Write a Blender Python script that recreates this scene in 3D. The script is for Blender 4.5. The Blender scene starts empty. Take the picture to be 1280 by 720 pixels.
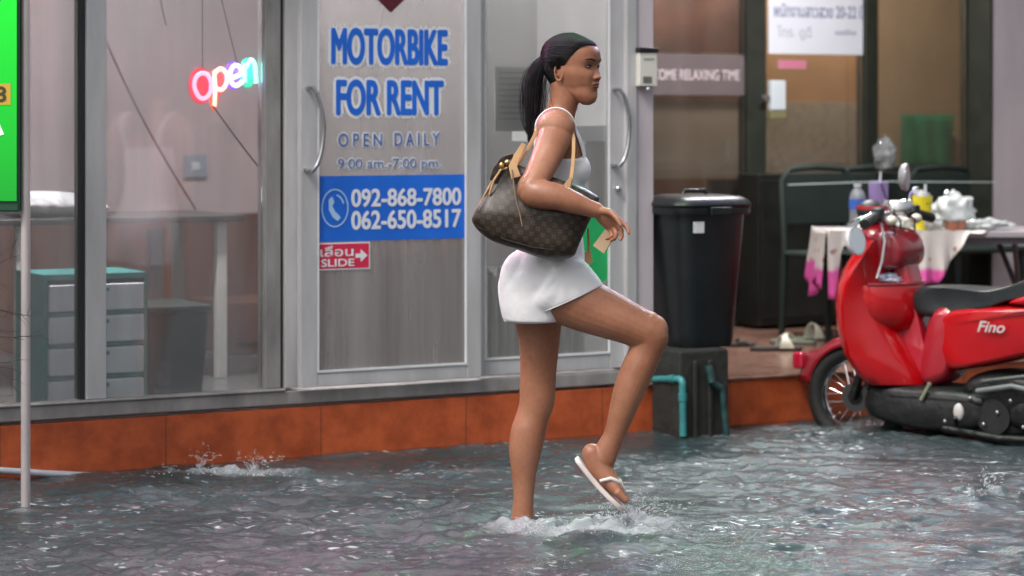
import bpy, bmesh, math, random
import numpy as np
from mathutils import Vector, Matrix, noise as mnoise
R = math.radians
random.seed(7)
rng = np.random.default_rng(7)
sc = bpy.context.scene
C = sc.collection

# ---------------------------------------------------------------- camera, sky, sun, exposure
FPX = 3000.0; CAMH = 1.27
cam_d = bpy.data.cameras.new('camera'); cam = bpy.data.objects.new('camera', cam_d); C.objects.link(cam)
cam.location = (0, 0, CAMH); cam.rotation_euler = (R(90), 0, 0)
cam_d.sensor_width = 36.0; cam_d.lens = 36.0 * FPX / 1280.0
cam_d.shift_y = -210.0 / 1280.0
cam_d.clip_start = 0.1; cam_d.clip_end = 500
cam_d.dof.use_dof = True; cam_d.dof.focus_distance = 7.5; cam_d.dof.aperture_fstop = 2.6
sc.camera = cam
w = bpy.data.worlds.new("World"); sc.world = w; w.use_nodes = True
nt = w.node_tree; nt.nodes.clear()
sky = nt.nodes.new('ShaderNodeTexSky'); sky.sky_type = 'NISHITA'; sky.sun_disc = False
SUN_EL, SUN_AZ = R(52), R(215)     # azimuth: clockwise from +Y; behind the camera, to the left
sky.sun_elevation = SUN_EL; sky.sun_rotation = SUN_AZ; sky.air_density = 1.0; sky.dust_density = 6.0; sky.ozone_density = 0.6
hs = nt.nodes.new('ShaderNodeHueSaturation'); hs.inputs['Saturation'].default_value = 0.32
bg = nt.nodes.new('ShaderNodeBackground'); bg.inputs['Strength'].default_value = 0.095
wo = nt.nodes.new('ShaderNodeOutputWorld')
nt.links.new(sky.outputs[0], hs.inputs['Color']); nt.links.new(hs.outputs[0], bg.inputs['Color']); nt.links.new(bg.outputs[0], wo.inputs[0])
sd = bpy.data.lights.new('sun', 'SUN'); so = bpy.data.objects.new('sun', sd); C.objects.link(so)
sd.energy = 1.0; sd.angle = R(16); sd.color = (1, 0.95, 0.9)
sdir = Vector((math.sin(SUN_AZ) * math.cos(SUN_EL), math.cos(SUN_AZ) * math.cos(SUN_EL), math.sin(SUN_EL)))
so.rotation_euler = sdir.to_track_quat('Z', 'Y').to_euler()
sc.view_settings.view_transform = 'Standard'; sc.view_settings.look = 'None'
sc.view_settings.gamma = 1; sc.view_settings.use_curve_mapping = False
sc.view_settings.exposure = 0.8
sc.cycles.max_bounces = 8; sc.cycles.transparent_max_bounces = 16
sc.cycles.use_denoising = True
sc.cycles.sample_clamp_indirect = 6

# ---------------------------------------------------------------- helpers
def P(px, py, Y):
    """the point at distance Y that the photograph shows at pixel (px, py); used to measure real positions"""
    return Vector(((px - 640) / FPX * Y, Y, CAMH - (py - 150) / FPX * Y))
def M(name, col, rough=0.6, metal=0.0, noise=None, bump=None, coat=0.0, spec=0.5, sss=0.0, emit=None, estr=0.0, trans=0.0, stretch=(1, 1, 1), col2=None, alpha=1.0):
    m = bpy.data.materials.new(name); m.use_nodes = True
    n = m.node_tree.nodes; l = m.node_tree.links; b = n['Principled BSDF']
    b.inputs['Base Color'].default_value = (*col, 1); b.inputs['Roughness'].default_value = rough
    b.inputs['Metallic'].default_value = metal; b.inputs['Coat Weight'].default_value = coat; b.inputs['Coat Roughness'].default_value = 0.08
    b.inputs['Specular IOR Level'].default_value = spec
    b.inputs['Transmission Weight'].default_value = trans; b.inputs['Alpha'].default_value = alpha
    if sss: b.inputs['Subsurface Weight'].default_value = sss; b.inputs['Subsurface Radius'].default_value = (0.02, 0.008, 0.004); b.inputs['Subsurface Scale'].default_value = 0.5
    if emit: b.inputs['Emission Color'].default_value = (*emit, 1); b.inputs['Emission Strength'].default_value = estr
    tc = n.new('ShaderNodeTexCoord'); mp = n.new('ShaderNodeMapping'); mp.inputs['Scale'].default_value = stretch
    l.new(tc.outputs['Object'], mp.inputs['Vector'])
    if noise:
        t = n.new('ShaderNodeTexNoise'); t.inputs['Scale'].default_value = noise[0]; t.inputs['Detail'].default_value = 6; t.inputs['Roughness'].default_value = 0.6
        l.new(mp.outputs[0], t.inputs['Vector'])
        r = n.new('ShaderNodeValToRGB'); r.color_ramp.elements[0].position = 0.3; r.color_ramp.elements[1].position = 0.7
        a = noise[1]; c2 = col2 or tuple(min(1, c * (1 + a)) for c in col)
        r.color_ramp.elements[0].color = (*[c * (1 - a) for c in col], 1); r.color_ramp.elements[1].color = (*c2, 1)
        l.new(t.outputs['Fac'], r.inputs['Fac']); l.new(r.outputs[0], b.inputs['Base Color'])
        q = n.new('ShaderNodeMapRange'); q.inputs['To Min'].default_value = max(0.02, rough * 0.75); q.inputs['To Max'].default_value = min(1, rough * 1.3)
        l.new(t.outputs['Fac'], q.inputs['Value']); l.new(q.outputs[0], b.inputs['Roughness'])
    if bump:
        t = n.new('ShaderNodeTexNoise'); t.inputs['Scale'].default_value = bump[0]; t.inputs['Detail'].default_value = 5
        l.new(mp.outputs[0], t.inputs['Vector'])
        bp = n.new('ShaderNodeBump'); bp.inputs['Strength'].default_value = bump[1]; bp.inputs['Distance'].default_value = bump[2] if len(bump) > 2 else 0.01
        l.new(t.outputs['Fac'], bp.inputs['Height']); l.new(bp.outputs[0], b.inputs['Normal'])
    return m
def glass(name, tint=(1, 1, 1), film=0.0, filmcol=(0.6, 0.6, 0.6), refl=1.0, dirt=0.05):
    """thin window glass: see-through with mirror reflection at grazing angles, and a film or grime of its own"""
    m = bpy.data.materials.new(name); m.use_nodes = True
    n = m.node_tree.nodes; l = m.node_tree.links; n.clear()
    out = n.new('ShaderNodeOutputMaterial'); tr = n.new('ShaderNodeBsdfTransparent'); tr.inputs[0].default_value = (*tint, 1)
    gl = n.new('ShaderNodeBsdfGlossy'); gl.inputs['Roughness'].default_value = 0.04
    df = n.new('ShaderNodeBsdfDiffuse'); df.inputs[0].default_value = (*filmcol, 1)
    tl = n.new('ShaderNodeBsdfTranslucent'); tl.inputs[0].default_value = (*filmcol, 1)
    dm = n.new('ShaderNodeMixShader'); dm.inputs[0].default_value = 0.35; l.new(df.outputs[0], dm.inputs[1]); l.new(tl.outputs[0], dm.inputs[2])
    tc = n.new('ShaderNodeTexCoord'); mp = n.new('ShaderNodeMapping'); mp.inputs['Scale'].default_value = (1.6, 1, 0.13); l.new(tc.outputs['Object'], mp.inputs[0])
    t = n.new('ShaderNodeTexNoise'); t.inputs['Scale'].default_value = 4; t.inputs['Detail'].default_value = 7; l.new(mp.outputs[0], t.inputs[0])
    mr = n.new('ShaderNodeMapRange'); mr.inputs['From Min'].default_value = 0.3; mr.inputs['From Max'].default_value = 0.75
    mr.inputs['To Min'].default_value = max(0, film - dirt); mr.inputs['To Max'].default_value = min(1, film + dirt); l.new(t.outputs['Fac'], mr.inputs[0])
    m1 = n.new('ShaderNodeMixShader'); l.new(mr.outputs[0], m1.inputs[0]); l.new(tr.outputs[0], m1.inputs[1]); l.new(dm.outputs[0], m1.inputs[2])
    fr = n.new('ShaderNodeFresnel'); fr.inputs[0].default_value = 1.5
    mu = n.new('ShaderNodeMath'); mu.operation = 'MULTIPLY'; mu.inputs[1].default_value = 1.6 * refl; l.new(fr.outputs[0], mu.inputs[0])
    m2 = n.new('ShaderNodeMixShader'); l.new(mu.outputs[0], m2.inputs[0]); l.new(m1.outputs[0], m2.inputs[1]); l.new(gl.outputs[0], m2.inputs[2])
    l.new(m2.outputs[0], out.inputs[0]); return m
def tag(o, label=None, cat=None, group=None, kind=None):
    if label: o['label'] = label
    if cat: o['category'] = cat
    if group: o['group'] = group
    if kind: o['kind'] = kind
    return o
def thing(name, label, cat, loc=(0, 0, 0), rz=0.0, group=None):
    o = bpy.data.objects.new(name, None); C.objects.link(o); o.location = loc; o.rotation_euler = (0, 0, rz); o.empty_display_size = 0.05
    return tag(o, label, cat, group)
class MB:
    def __init__(s): s.v = []; s.f = []
    def add(s, vs, fs):
        k = len(s.v); s.v += [tuple(v) for v in vs]; s.f += [tuple(i + k for i in f) for f in fs]; return s
    def box(s, x0, x1, y0, y1, z0, z1):
        v = [(x, y, z) for z in (z0, z1) for x, y in ((x0, y0), (x1, y0), (x1, y1), (x0, y1))]
        return s.add(v, [(3, 2, 1, 0), (4, 5, 6, 7), (0, 1, 5, 4), (1, 2, 6, 5), (2, 3, 7, 6), (3, 0, 4, 7)])
    def quad(s, a, b, c, d): return s.add([a, b, c, d], [(0, 1, 2, 3)])
    def loft(s, rings, close=True, cap=True):
        n = len(rings[0]); v = [p for r in rings for p in r]; f = []
        for i in range(len(rings) - 1):
            for j in range(n if close else n - 1):
                a, b = i * n + j, i * n + (j + 1) % n
                f.append((a, b, b + n, a + n))
        if cap: f.append(tuple(range(n - 1, -1, -1))); f.append(tuple(range((len(rings) - 1) * n, len(rings) * n)))
        return s.add(v, f)
    def tube(s, pts, r, n=12, cap=True, flat=1.0):
        pts = [Vector(p) for p in pts]; rs = r if isinstance(r, (list, tuple)) else [r] * len(pts); rings = []
        up = None
        for i, p in enumerate(pts):
            t = (pts[min(i + 1, len(pts) - 1)] - pts[max(i - 1, 0)]).normalized()
            if up is None:
                up = Vector((0, 0, 1)) if abs(t.z) < 0.9 else Vector((0, 1, 0))
            a = t.cross(up).normalized(); b = a.cross(t).normalized(); up = b
            rings.append([p + a * math.cos(2 * math.pi * k / n) * rs[i] + b * math.sin(2 * math.pi * k / n) * rs[i] * flat for k in range(n)])
        return s.loft(rings, True, cap)
    def lathe(s, prof, c=(0, 0, 0), n=32, cap=True):
        rings = [[(c[0] + r * math.cos(2 * math.pi * k / n), c[1] + r * math.sin(2 * math.pi * k / n), c[2] + z) for k in range(n)] for r, z in prof]
        return s.loft(rings, True, cap)
    def sphere(s, c, r, n=16, m=10):
        rr = r if isinstance(r, (tuple, list)) else (r, r, r)
        rings = []
        for i in range(m + 1):
            a = math.pi * min(max(i / m, 0.004), 0.996)
            rings.append([(c[0] + rr[0] * math.sin(a) * math.cos(2 * math.pi * k / n), c[1] + rr[1] * math.sin(a) * math.sin(2 * math.pi * k / n), c[2] - rr[2] * math.cos(a)) for k in range(n)])
        return s.loft(rings)
    def prism(s, poly, y0, y1, axis='y'):
        n = len(poly)
        if axis == 'y': A = [(x, y0, z) for x, z in poly] + [(x, y1, z) for x, z in poly]
        elif axis == 'z': A = [(x, z, y0) for x, z in poly] + [(x, z, y1) for x, z in poly]
        else: A = [(y0, x, z) for x, z in poly] + [(y1, x, z) for x, z in poly]
        return s.add(A, [tuple(range(n)), tuple(range(2 * n - 1, n - 1, -1))] + [(i, i + n, (i + 1) % n + n, (i + 1) % n) for i in range(n)])
    def build(s, name, mat, parent=None, smooth=False, bevel=0.0, sub=0, label=None, off=None, seg=2):
        me = bpy.data.meshes.new(name); vs = s.v
        if off is not None: vs = [(v[0] - off[0], v[1] - off[1], v[2] - off[2]) for v in vs]
        me.from_pydata(vs, [], s.f); me.update()
        bm = bmesh.new(); bm.from_mesh(me); bmesh.ops.recalc_face_normals(bm, faces=bm.faces)
        bm.to_mesh(me); bm.free()
        me.materials.append(mat)
        o = bpy.data.objects.new(name, me); C.objects.link(o)
        if parent is not None: o.parent = parent
        if bevel:
            m = o.modifiers.new('bevel', 'BEVEL'); m.width = bevel; m.segments = seg; m.limit_method = 'ANGLE'; m.angle_limit = R(40)
            smooth = True
        if sub: m = o.modifiers.new('sub', 'SUBSURF'); m.levels = sub; m.render_levels = sub; smooth = True
        if smooth:
            for p in me.polygons: p.use_smooth = True
            if not sub:
                m = o.modifiers.new('wn', 'WEIGHTED_NORMAL') if bevel else None
                if not bevel:
                    try: me.set_sharp_from_angle(angle=R(50))
                    except Exception: pass
        if label: o['label'] = label
        return o
def text_mesh(txt, mat, name, parent, loc, w, h, rot=(R(90), 0, 0), depth=0.001, bold=0.0, label=None, shear=0.0, bulk=0.0):
    """lettering as a real thin mesh, scaled to w x h, lower left corner at loc"""
    cu = bpy.data.curves.new('lettering_curve', 'FONT'); cu.body = txt; cu.size = 1; cu.extrude = 0.5; cu.shear = shear
    to = bpy.data.objects.new('tmp', cu); C.objects.link(to)
    dg = bpy.context.evaluated_depsgraph_get(); dg.update()
    me = bpy.data.meshes.new_from_object(to.evaluated_get(dg)); bpy.data.objects.remove(to)
    n = len(me.vertices); a = np.empty(n * 3); me.vertices.foreach_get('co', a); a = a.reshape(-1, 3)
    lo, hi = a.min(0), a.max(0)
    a[:, 0] = (a[:, 0] - lo[0]) / (hi[0] - lo[0]) * w; a[:, 1] = (a[:, 1] - lo[1]) / (hi[1] - lo[1]) * h; a[:, 2] *= depth
    me.vertices.foreach_set('co', a.reshape(-1)); me.update(); me.materials.clear(); me.materials.append(mat)
    if bold:                                          # heavier strokes: the same flat letters laid a hair's breadth apart
        bm = bmesh.new()
        for q in range(9):
            m2 = me.copy(); dx, dy = (0, 0) if q == 8 else (bold * h * math.cos(q * math.pi / 4), bold * h * math.sin(q * math.pi / 4))
            m2.transform(Matrix.Translation((dx, dy, -.00006 * q))); bm.from_mesh(m2); bpy.data.meshes.remove(m2)
        bm.to_mesh(me); bm.free()
    o = bpy.data.objects.new(name, me); C.objects.link(o); o.parent = parent; o.location = loc; o.rotation_euler = rot
    if label: o['label'] = label
    return o

# ---------------------------------------------------------------- facade frame: s along the shopfront, t inwards, z above the flood water
TH = math.atan(0.553); CT, ST = math.cos(TH), math.sin(TH)
O0 = Vector((-1.807, 8.47, 0))
def F(s, t, z): return Vector((O0.x + s * CT - t * ST, O0.y + s * ST + t * CT, z))
def S(px, t=0.0):
    k = (px - 640) / FPX; ox, oy = O0.x - t * ST, O0.y + t * CT
    return (k * oy - ox) / (CT - k * ST)
def ZF(px, py, t=0.0):
    Y = O0.y + t * CT + S(px, t) * ST
    return CAMH - (py - 150) / FPX * Y
GZ = -0.10                       # road surface under the water
FL = 0.20                        # raised shop floor above the water
# ---------------------------------------------------------------- materials
alu = M('aluminium_frame', (0.50, 0.50, 0.51), 0.42, 0.3, noise=(9, 0.16), bump=(120, 0.05), stretch=(1, 1, 0.2))
alu_d = M('aluminium_dull', (0.30, 0.29, 0.285), 0.5, 0.4, noise=(12, 0.25), stretch=(1, 1, 0.3))
rubber = M('gasket', (0.012, 0.016, 0.016), 0.6)
steel = M('steel', (0.6, 0.6, 0.62), 0.22, 1.0, noise=(20, 0.08))
dark_frame = M('dark_painted_frame', (0.012, 0.015, 0.009), 0.6, noise=(8, 0.3))
wall_pink = M('pinkish_plaster', (0.45, 0.36, 0.36), 0.8, noise=(1.6, 0.13), bump=(40, 0.1))
wall_grey = M('grey_plaster', (0.40, 0.39, 0.40), 0.8, noise=(2.5, 0.15), bump=(50, 0.1))
wall_tan = M('tan_wall', (0.50, 0.38, 0.25), 0.8, noise=(2.0, 0.15))
pillar_m = M('lilac_painted_plaster', (0.44, 0.40, 0.43), 0.75, noise=(3.0, 0.16), bump=(60, 0.15), stretch=(1, 1, 0.4))
wood_red = M('reddish_wood', (0.13, 0.055, 0.035), 0.55, noise=(5, 0.4), stretch=(3, 3, 0.5))
black_m = M('black_plastic', (0.008, 0.009, 0.010), 0.45, noise=(9, 0.3))
dgreen = M('dark_green_plastic', (0.006, 0.016, 0.013), 0.75, noise=(9, 0.35))
white_pl = M('white_plastic', (0.62, 0.64, 0.66), 0.4, noise=(12, 0.06))
teal_pl = M('teal_plastic', (0.05, 0.30, 0.28), 0.4)
paper = M('paper', (0.62, 0.62, 0.60), 0.8, noise=(4, 0.05))
white_vinyl = M('white_vinyl', (0.68, 0.71, 0.76), 0.45)
blue_vinyl = M('blue_vinyl', (0.01, 0.13, 0.62), 0.4, noise=(5, 0.12))
blue_dull = M('blue_grey_vinyl', (0.07, 0.12, 0.30), 0.5)
red_vinyl = M('red_vinyl', (0.60, 0.02, 0.07), 0.4, noise=(8, 0.1))
curtain = M('brown_curtain', (0.14, 0.085, 0.06), 0.85, noise=(6, 0.35), stretch=(6, 6, 0.5))
green_m = M('green_cloth', (0.01, 0.20, 0.07), 0.6, noise=(6, 0.3))

def tile_mat(name, c, c2, grout, sx, sz, rough):
    """glazed tiles with grout, each tile a little different, stained in patches"""
    m = M(name, c, rough, noise=(7, 0.25), bump=(60, 0.08)); n = m.node_tree.nodes; l = m.node_tree.links
    b = n['Principled BSDF']; ramp = [x for x in n if x.type == 'VALTORGB'][0]
    tc = n.new('ShaderNodeTexCoord'); sp = n.new('ShaderNodeSeparateXYZ'); l.new(tc.outputs['Object'], sp.inputs[0])
    br = n.new('ShaderNodeTexBrick'); br.offset = 0; br.inputs['Color1'].default_value = (*c, 1); br.inputs['Color2'].default_value = (*c2, 1)
    br.inputs['Mortar'].default_value = (*grout, 1); br.inputs['Scale'].default_value = 1; br.inputs['Mortar Size'].default_value = 0.004
    br.inputs['Mortar Smooth'].default_value = 0.6; br.inputs['Brick Width'].default_value = sx; br.inputs['Row Height'].default_value = sz
    cm = n.new('ShaderNodeCombineXYZ'); l.new(sp.outputs[0], cm.inputs[0]); l.new(sp.outputs[2 if 'riser' in name else 1], cm.inputs[1]); l.new(cm.outputs[0], br.inputs['Vector'])
    mx = n.new('ShaderNodeMixRGB'); mx.blend_type = 'MULTIPLY'; mx.inputs[0].default_value = 0.8
    t = n.new('ShaderNodeTexNoise'); t.inputs['Scale'].default_value = 9; t.inputs['Detail'].default_value = 8; t.inputs['Roughness'].default_value = 0.65; l.new(tc.outputs['Object'], t.inputs[0])
    r = n.new('ShaderNodeValToRGB'); r.color_ramp.elements[0].position = 0.35; r.color_ramp.elements[0].color = (0.50, 0.42, 0.38, 1); r.color_ramp.elements[1].position = 0.6; r.color_ramp.elements[1].color = (1, 1, 1, 1)
    l.new(t.outputs['Fac'], r.inputs[0]); l.new(br.outputs[0], mx.inputs[1]); l.new(r.outputs[0], mx.inputs[2]); l.new(mx.outputs[0], b.inputs['Base Color'])
    return m
riser_m = tile_mat('orange_tile_riser', (0.46, 0.095, 0.028), (0.41, 0.085, 0.030), (0.22, 0.055, 0.02), 0.62, 0.5, 0.38)
floor_m = tile_mat('terrace_tile', (0.27, 0.155, 0.115), (0.24, 0.14, 0.105), (0.10, 0.06, 0.05), 0.4, 0.4, 0.22)
inner_floor = M('shop_floor_tile', (0.10, 0.11, 0.105), 0.25, noise=(3, 0.1))
asphalt = M('asphalt', (0.05, 0.05, 0.048), 0.85, noise=(15, 0.3), bump=(150, 0.4))

# ---------------------------------------------------------------- setting: road, terrace
g = MB(); g.quad((-80, -60, GZ), (80, -60, GZ), (80, 90, GZ), (-80, 90, GZ)); tag(g.build('road', asphalt), kind='structure')
ter = bpy.data.objects.new('pavement', None)
def fbuild(mb, name, mat, **kw):
    o = mb.build(name, mat, **kw); o.location = F(0, 0, 0); o.rotation_euler = (0, 0, TH); return o
SE = S(817)                      # end of the glass shop
tag(fbuild(MB().box(-7, 12, 0.0, 0.03, GZ - .05, FL - 0.012), 'kerb', riser_m), kind='structure')
tag(fbuild(MB().box(-7, 12, -0.012, 9, FL - 0.012, FL) if False else MB().box(SE - .05, 12, -0.014, 6.5, FL - 0.012, FL), 'pavement', floor_m, bevel=0.004), kind='structure')
tag(fbuild(MB().box(-7, 12, 0.03, 6.5, GZ, FL - 0.016), 'foundation', wall_grey), kind='structure')

# ---------------------------------------------------------------- the glass-fronted shop: one building, everything fixed to it a part
shop = thing('shop_building', 'aluminium and glass shopfront with sliding doors above the orange tiled step', 'shop', F(0, 0, FL), TH)
H = 2.35
def bz(px, py, t=0.0): return ZF(px, py, t) - FL          # heights in the building's own frame
SL = -3.2
# fixed window wall at t 0.03 .. 0.09
x_m0, x_m1, x_m2 = S(103), S(110), S(135); x_j0, x_j1, x_j2 = S(335), S(358), S(376)
wa = MB()
wa.box(SL, SE + .0, 0.012, 0.10, 0.0, 0.052)                # sill
wa.box(SL, x_j1, 0.0, 0.06, 0.052, 0.062)
wa.box(SL, SE, 0.02, 0.10, H, H + 0.07)
wa.build('window_sill', alu_d, shop, bevel=0.004, label='dull grey metal sill rail running under the glass')
for nm, a, b, t0, t1, mt in (('mullion', x_m1, x_m2, 0.015, 0.10, alu), ('mullion', x_j0, x_j1 - .012, 0.025, 0.10, alu_d), ('mullion', x_j1, x_j2 - .003, 0.010, 0.10, alu), ('mullion', S(795), SE, 0.0, 0.12, pillar_m), ('mullion', S(-190), S(-160), .02, .1, alu)):
    MB().box(a, b, t0, t1, 0.063, H - .001).build(nm, mt, shop, bevel=0.003)
for a, b in ((x_m0, x_m1 - .001), (x_j1 - .0115, x_j1 - .001)):
    MB().box(a, b, 0.03, 0.09, 0.063, H - .001).build('gasket', rubber, shop)
gw = glass('window_glass', (0.86, 0.88, 0.88), film=0.20, filmcol=(0.50, 0.50, 0.52), dirt=0.15)
MB().box(SL, x_m0 - .001, 0.055, 0.06, 0.053, H).build('window', gw, shop)
MB().box(x_m2 + .001, x_j0 - .001, 0.055, 0.06, 0.053, H).build('window', gw, shop)
# sliding doors, front leaf (left) on the outer track and rear leaf (right)
gd = glass('frosted_door_glass', (0.85, 0.84, 0.83), film=0.31, filmcol=(0.60, 0.585, 0.58), dirt=0.14)
gd2 = glass('door_glass', (0.80, 0.82, 0.80), film=0.27, filmcol=(0.52, 0.52, 0.52), dirt=0.08)
def door(px0, px1, sl, sr, t0, t1, gm, rail_lo):
    a, b = S(px0, t0), S(px1, t0); wl = S(px0 + sl, t0) - a; wr = b - S(px1 - sr, t0)
    d = bpy.data.objects.new('sliding_door', None); C.objects.link(d); d.parent = shop; d.location = (a, 0, 0)
    W = b - a; f = MB()
    f.box(0, wl, t0, t1, 0.066, 2.25); f.box(W - wr, W, t0, t1, 0.066, 2.25)
    f.box(wl + .0005, W - wr - .0005, t0 + .003, t1 - .003, 0.066, rail_lo); f.box(wl + .0005, W - wr - .0005, t0 + .003, t1 - .003, 2.17, 2.25)
    f.build('door_frame', alu, d, bevel=0.003)
    lip = MB(); e = .006
    lip.box(wl, wl + e, t0 - .002, t0 + .01, rail_lo + .001, 2.169); lip.box(W - wr - e, W - wr, t0 - .002, t0 + .01, rail_lo + .001, 2.169); lip.box(wl + e + .0003, W - wr - e - .0003, t0 - .002, t0 + .01, rail_lo + .001, rail_lo + .009)
    lip.build('glazing_bead', white_pl, d)
    MB().box(wl + .001, W - wr - .001, (t0 + t1) / 2, (t0 + t1) / 2 + .005, rail_lo + .001, 2.169).build('pane', gm, d)
    return d, W, wl, wr
d1, W1, wl1, wr1 = door(376, 602, 21, 18, -0.035, 0.0, gd, 0.118)
d2, W2, wl2, wr2 = door(600, 782, 6, 19, 0.012, 0.05, gd2, 0.125)
MB().box(S(782), S(795) - .001, -0.01, 0.10, 0.063, H - .001).build('mullion', alu, shop, bevel=0.003)
def pull(d, s, t, z0, z1, side, r=0.009):
    hm = MB(); n = 14; pts = [(s, t, z0)]
    for i in range(n + 1):
        u = i / n; pts.append((s + side * 0.045 * math.sin(math.pi * u) ** 0.6, t - 0.05, z0 + (z1 - z0) * u))
    pts.append((s, t, z1))
    hm.tube(pts, r, 12); hm.lathe([(0, -.001), (.016, 0), (.016, .008), (0, .009)], (s, t - .004, z0)); 
    return hm.build('handle', steel, d, smooth=True)
za, zb = bz(388, 213), bz(388, 110)
pull(d1, S(386, -.05) - S(376, -.035), -0.035, za, zb, 1)
pull(d2, S(772, -.02) - S(600, .012), 0.012, bz(772, 207), bz(772, 112), 1)
MB().sphere((S(773) - S(600, .012), 0.0, bz(773, 236)), (.014, .012, .014)).build('door_lock', steel, d2, smooth=True)
# walls, ceiling, room
room = MB(); BT = 2.5
room.box(SL, SE, BT, BT + .1, 0.0, 2.7); room.box(SL - .1, SL - .001, 0.1, BT + .1, 0, 2.7)
room.build('wall', wall_pink, shop)
MB().box(SE - .12, SE - .003, 0.122, 2.21, 0, 2.7).build('wall', wall_grey, shop)
MB().box(SL, SE - .121, 0.101, BT - .001, -0.012, 0.0).build('floor', inner_floor, shop)
MB().box(SL - .1, 12, 0.02, 5.5, 2.72, 2.82).build('ceiling', wall_grey, shop)
MB().box(SL - .1, 12, -0.06, 0.019, 2.43, 9.5).build('wall', M('dark_upper_plaster', (.075, .08, .085), .8, noise=(.6, .5)), shop, label='plain grey upper wall over the shopfronts')
MB().box(SL, S(330, 2.4), 2.46, 2.499, 0.0, 0.62).build('wainscot', wood_red, shop, label='reddish brown lower panel on the back wall')
# partition behind the doors: pale above, brown curtain below
pt = 0.75; pa, pb = S(372, pt), S(600, pt)
MB().box(pa, pb + .35, pt, pt + .05, bz(480, 300, pt), 2.7).build('partition', wall_grey, shop)
def drape(a, b, t, z0, z1, amp, nw, name, mat, parent, label=None):
    m = MB(); n = nw * 8; rr = [[(a + (b - a) * i / n, t + amp * math.sin(i / 8 * 2 * math.pi + .8 * math.sin(i * .23)) + .3 * amp * math.sin(i * 1.7), z) for i in range(n + 1)] for z in (z0, (z0 + z1) / 2, z1)]
    m.loft(rr, False, False); return m.build(name, mat, parent, smooth=True, label=label)
drape(pa, S(596, .6), .6, 0.02, bz(480, 298, .6), .016, 16, 'curtain', curtain, shop, 'brown pleated curtain behind the lettered door')
cur2 = M('grey_curtain', (0.42, 0.41, 0.38), 0.85, noise=(7, 0.25), stretch=(6, 6, 0.5))
drape(S(600, .4), S(790, .4), .4, 0.02, bz(690, 330, .4), .014, 18, 'curtain', cur2, shop, 'pale grey pleated curtain behind the right door')
# ceiling tube lamps of the lit room and the added soffit tube
lampm = M('lit_tube', (1, 1, 1), 0.5, emit=(1.0, 0.96, 0.92), estr=9)
def ceiling_tube(s, t, z, L, power, col, label, par=None, rot=0):
    o = thing('ceiling_lamp', label, 'ceiling lamp', F(s, t, z), TH + rot, 'fluorescent ceiling lamps in the shops')
    MB().box(-L / 2, L / 2, -.03, .03, 0, .04).build('housing', white_pl, o, bevel=.005)
    MB().tube([(-L / 2 + .02, 0, -.022), (L / 2 - .02, 0, -.022)], .016, 10).build('tube', lampm, o, smooth=True)
    ld = bpy.data.lights.new('lamp_light', 'AREA'); ld.shape = 'RECTANGLE'; ld.size = L; ld.size_y = .08; ld.energy = power; ld.color = col
    lo = bpy.data.objects.new('lamp_light', ld); C.objects.link(lo); lo.parent = o; lo.location = (0, 0, -.05)
    return o
ceiling_tube(S(150, .6), .62, 2.6 + FL, 1.3, 75, (1, .93, .95), 'long white ceiling tube over the table and drawers')
ceiling_tube(S(560, .4), .35, 2.6 + FL, 1.0, 16, (1, .97, .95), 'long white ceiling tube just inside the sliding doors')

# ---------------------------------------------------------------- lettering and stickers on the left leaf
tz = -0.0185 + 0.0
def on_door(px, py): return S(px, tz), ZF(px, py, tz)
def band(name, label, cat): return thing(name, label, cat, F(0, tz, 0), TH)
def line(par, txt, pxa, pxb, ya, yb, ms, fill, back, bold=.0, glow=.055, d=0.0):
    s0, s1 = S(pxa, tz), S(pxb, tz); z0 = ZF((pxa + pxb) / 2, yb, tz); z1 = ZF((pxa + pxb) / 2, ya, tz)
    text_mesh(txt, fill, ms, par, (s0, -.003 - d, z0), s1 - s0, z1 - z0, bold=bold, depth=.0012)
    if back:
        e = glow * (z1 - z0)
        text_mesh(txt, back, 'lettering_outline', par, (s0, -.0014 - d, z0), s1 - s0, z1 - z0, bold=bold + glow, depth=.0005)
L1 = band('door_lettering', 'large blue lettering MOTORBIKE outlined in white on the sliding door', 'lettering')
line(L1, 'MOTORBIKE', 415, 558, 37, 80, 'lettering', blue_vinyl, white_vinyl, .035, .09)
L2 = band('door_lettering', 'large blue lettering FOR RENT outlined in white, second line on the door', 'lettering')
line(L2, 'FOR RENT', 421, 553, 101, 143, 'lettering', blue_vinyl, white_vinyl, .035, .09)
L3 = band('door_lettering', 'small spaced grey blue lettering OPEN DAILY on the sliding door', 'lettering')
line(L3, 'O P E N', 423, 477, 167, 183, 'lettering', blue_dull, white_vinyl, .02, .10); line(L3, 'D A I L Y', 493, 549, 166, 182, 'lettering', blue_dull, white_vinyl, .02, .10)
L4 = band('door_lettering', 'small opening hours 9:00 am.-7:00 pm. above the blue phone banner', 'lettering')
line(L4, '9:00 am.-7:00 pm.', 422, 551, 198, 214, 'lettering', blue_dull, white_vinyl, .0, .09)
bn = band('phone_banner', 'blue phone number banner with white digits stuck across the sliding door', 'sign')
s0, s1 = S(393, tz), S(581, tz); z0, z1 = ZF(487, 300, tz), ZF(487, 219, tz)
MB().box(s0, s1, -.004, 0.0, z0, z1).build('backing', blue_vinyl, bn)
for tx, ya, yb in (('092-868-7800', 236, 257), ('062-650-8517', 263, 285)):
    text_mesh(tx, white_vinyl, 'lettering', bn, (S(439, tz), -.006, ZF(507, yb, tz)), S(575, tz) - S(439, tz), ZF(507, ya, tz) - ZF(507, yb, tz), bold=.035, depth=.001)
em = MB(); cx, cz = S(418, tz), ZF(418, 260, tz); ry = (ZF(418, 236, tz) - ZF(418, 284, tz)) / 2; rx = (S(435, tz) - S(401, tz)) / 2
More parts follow.
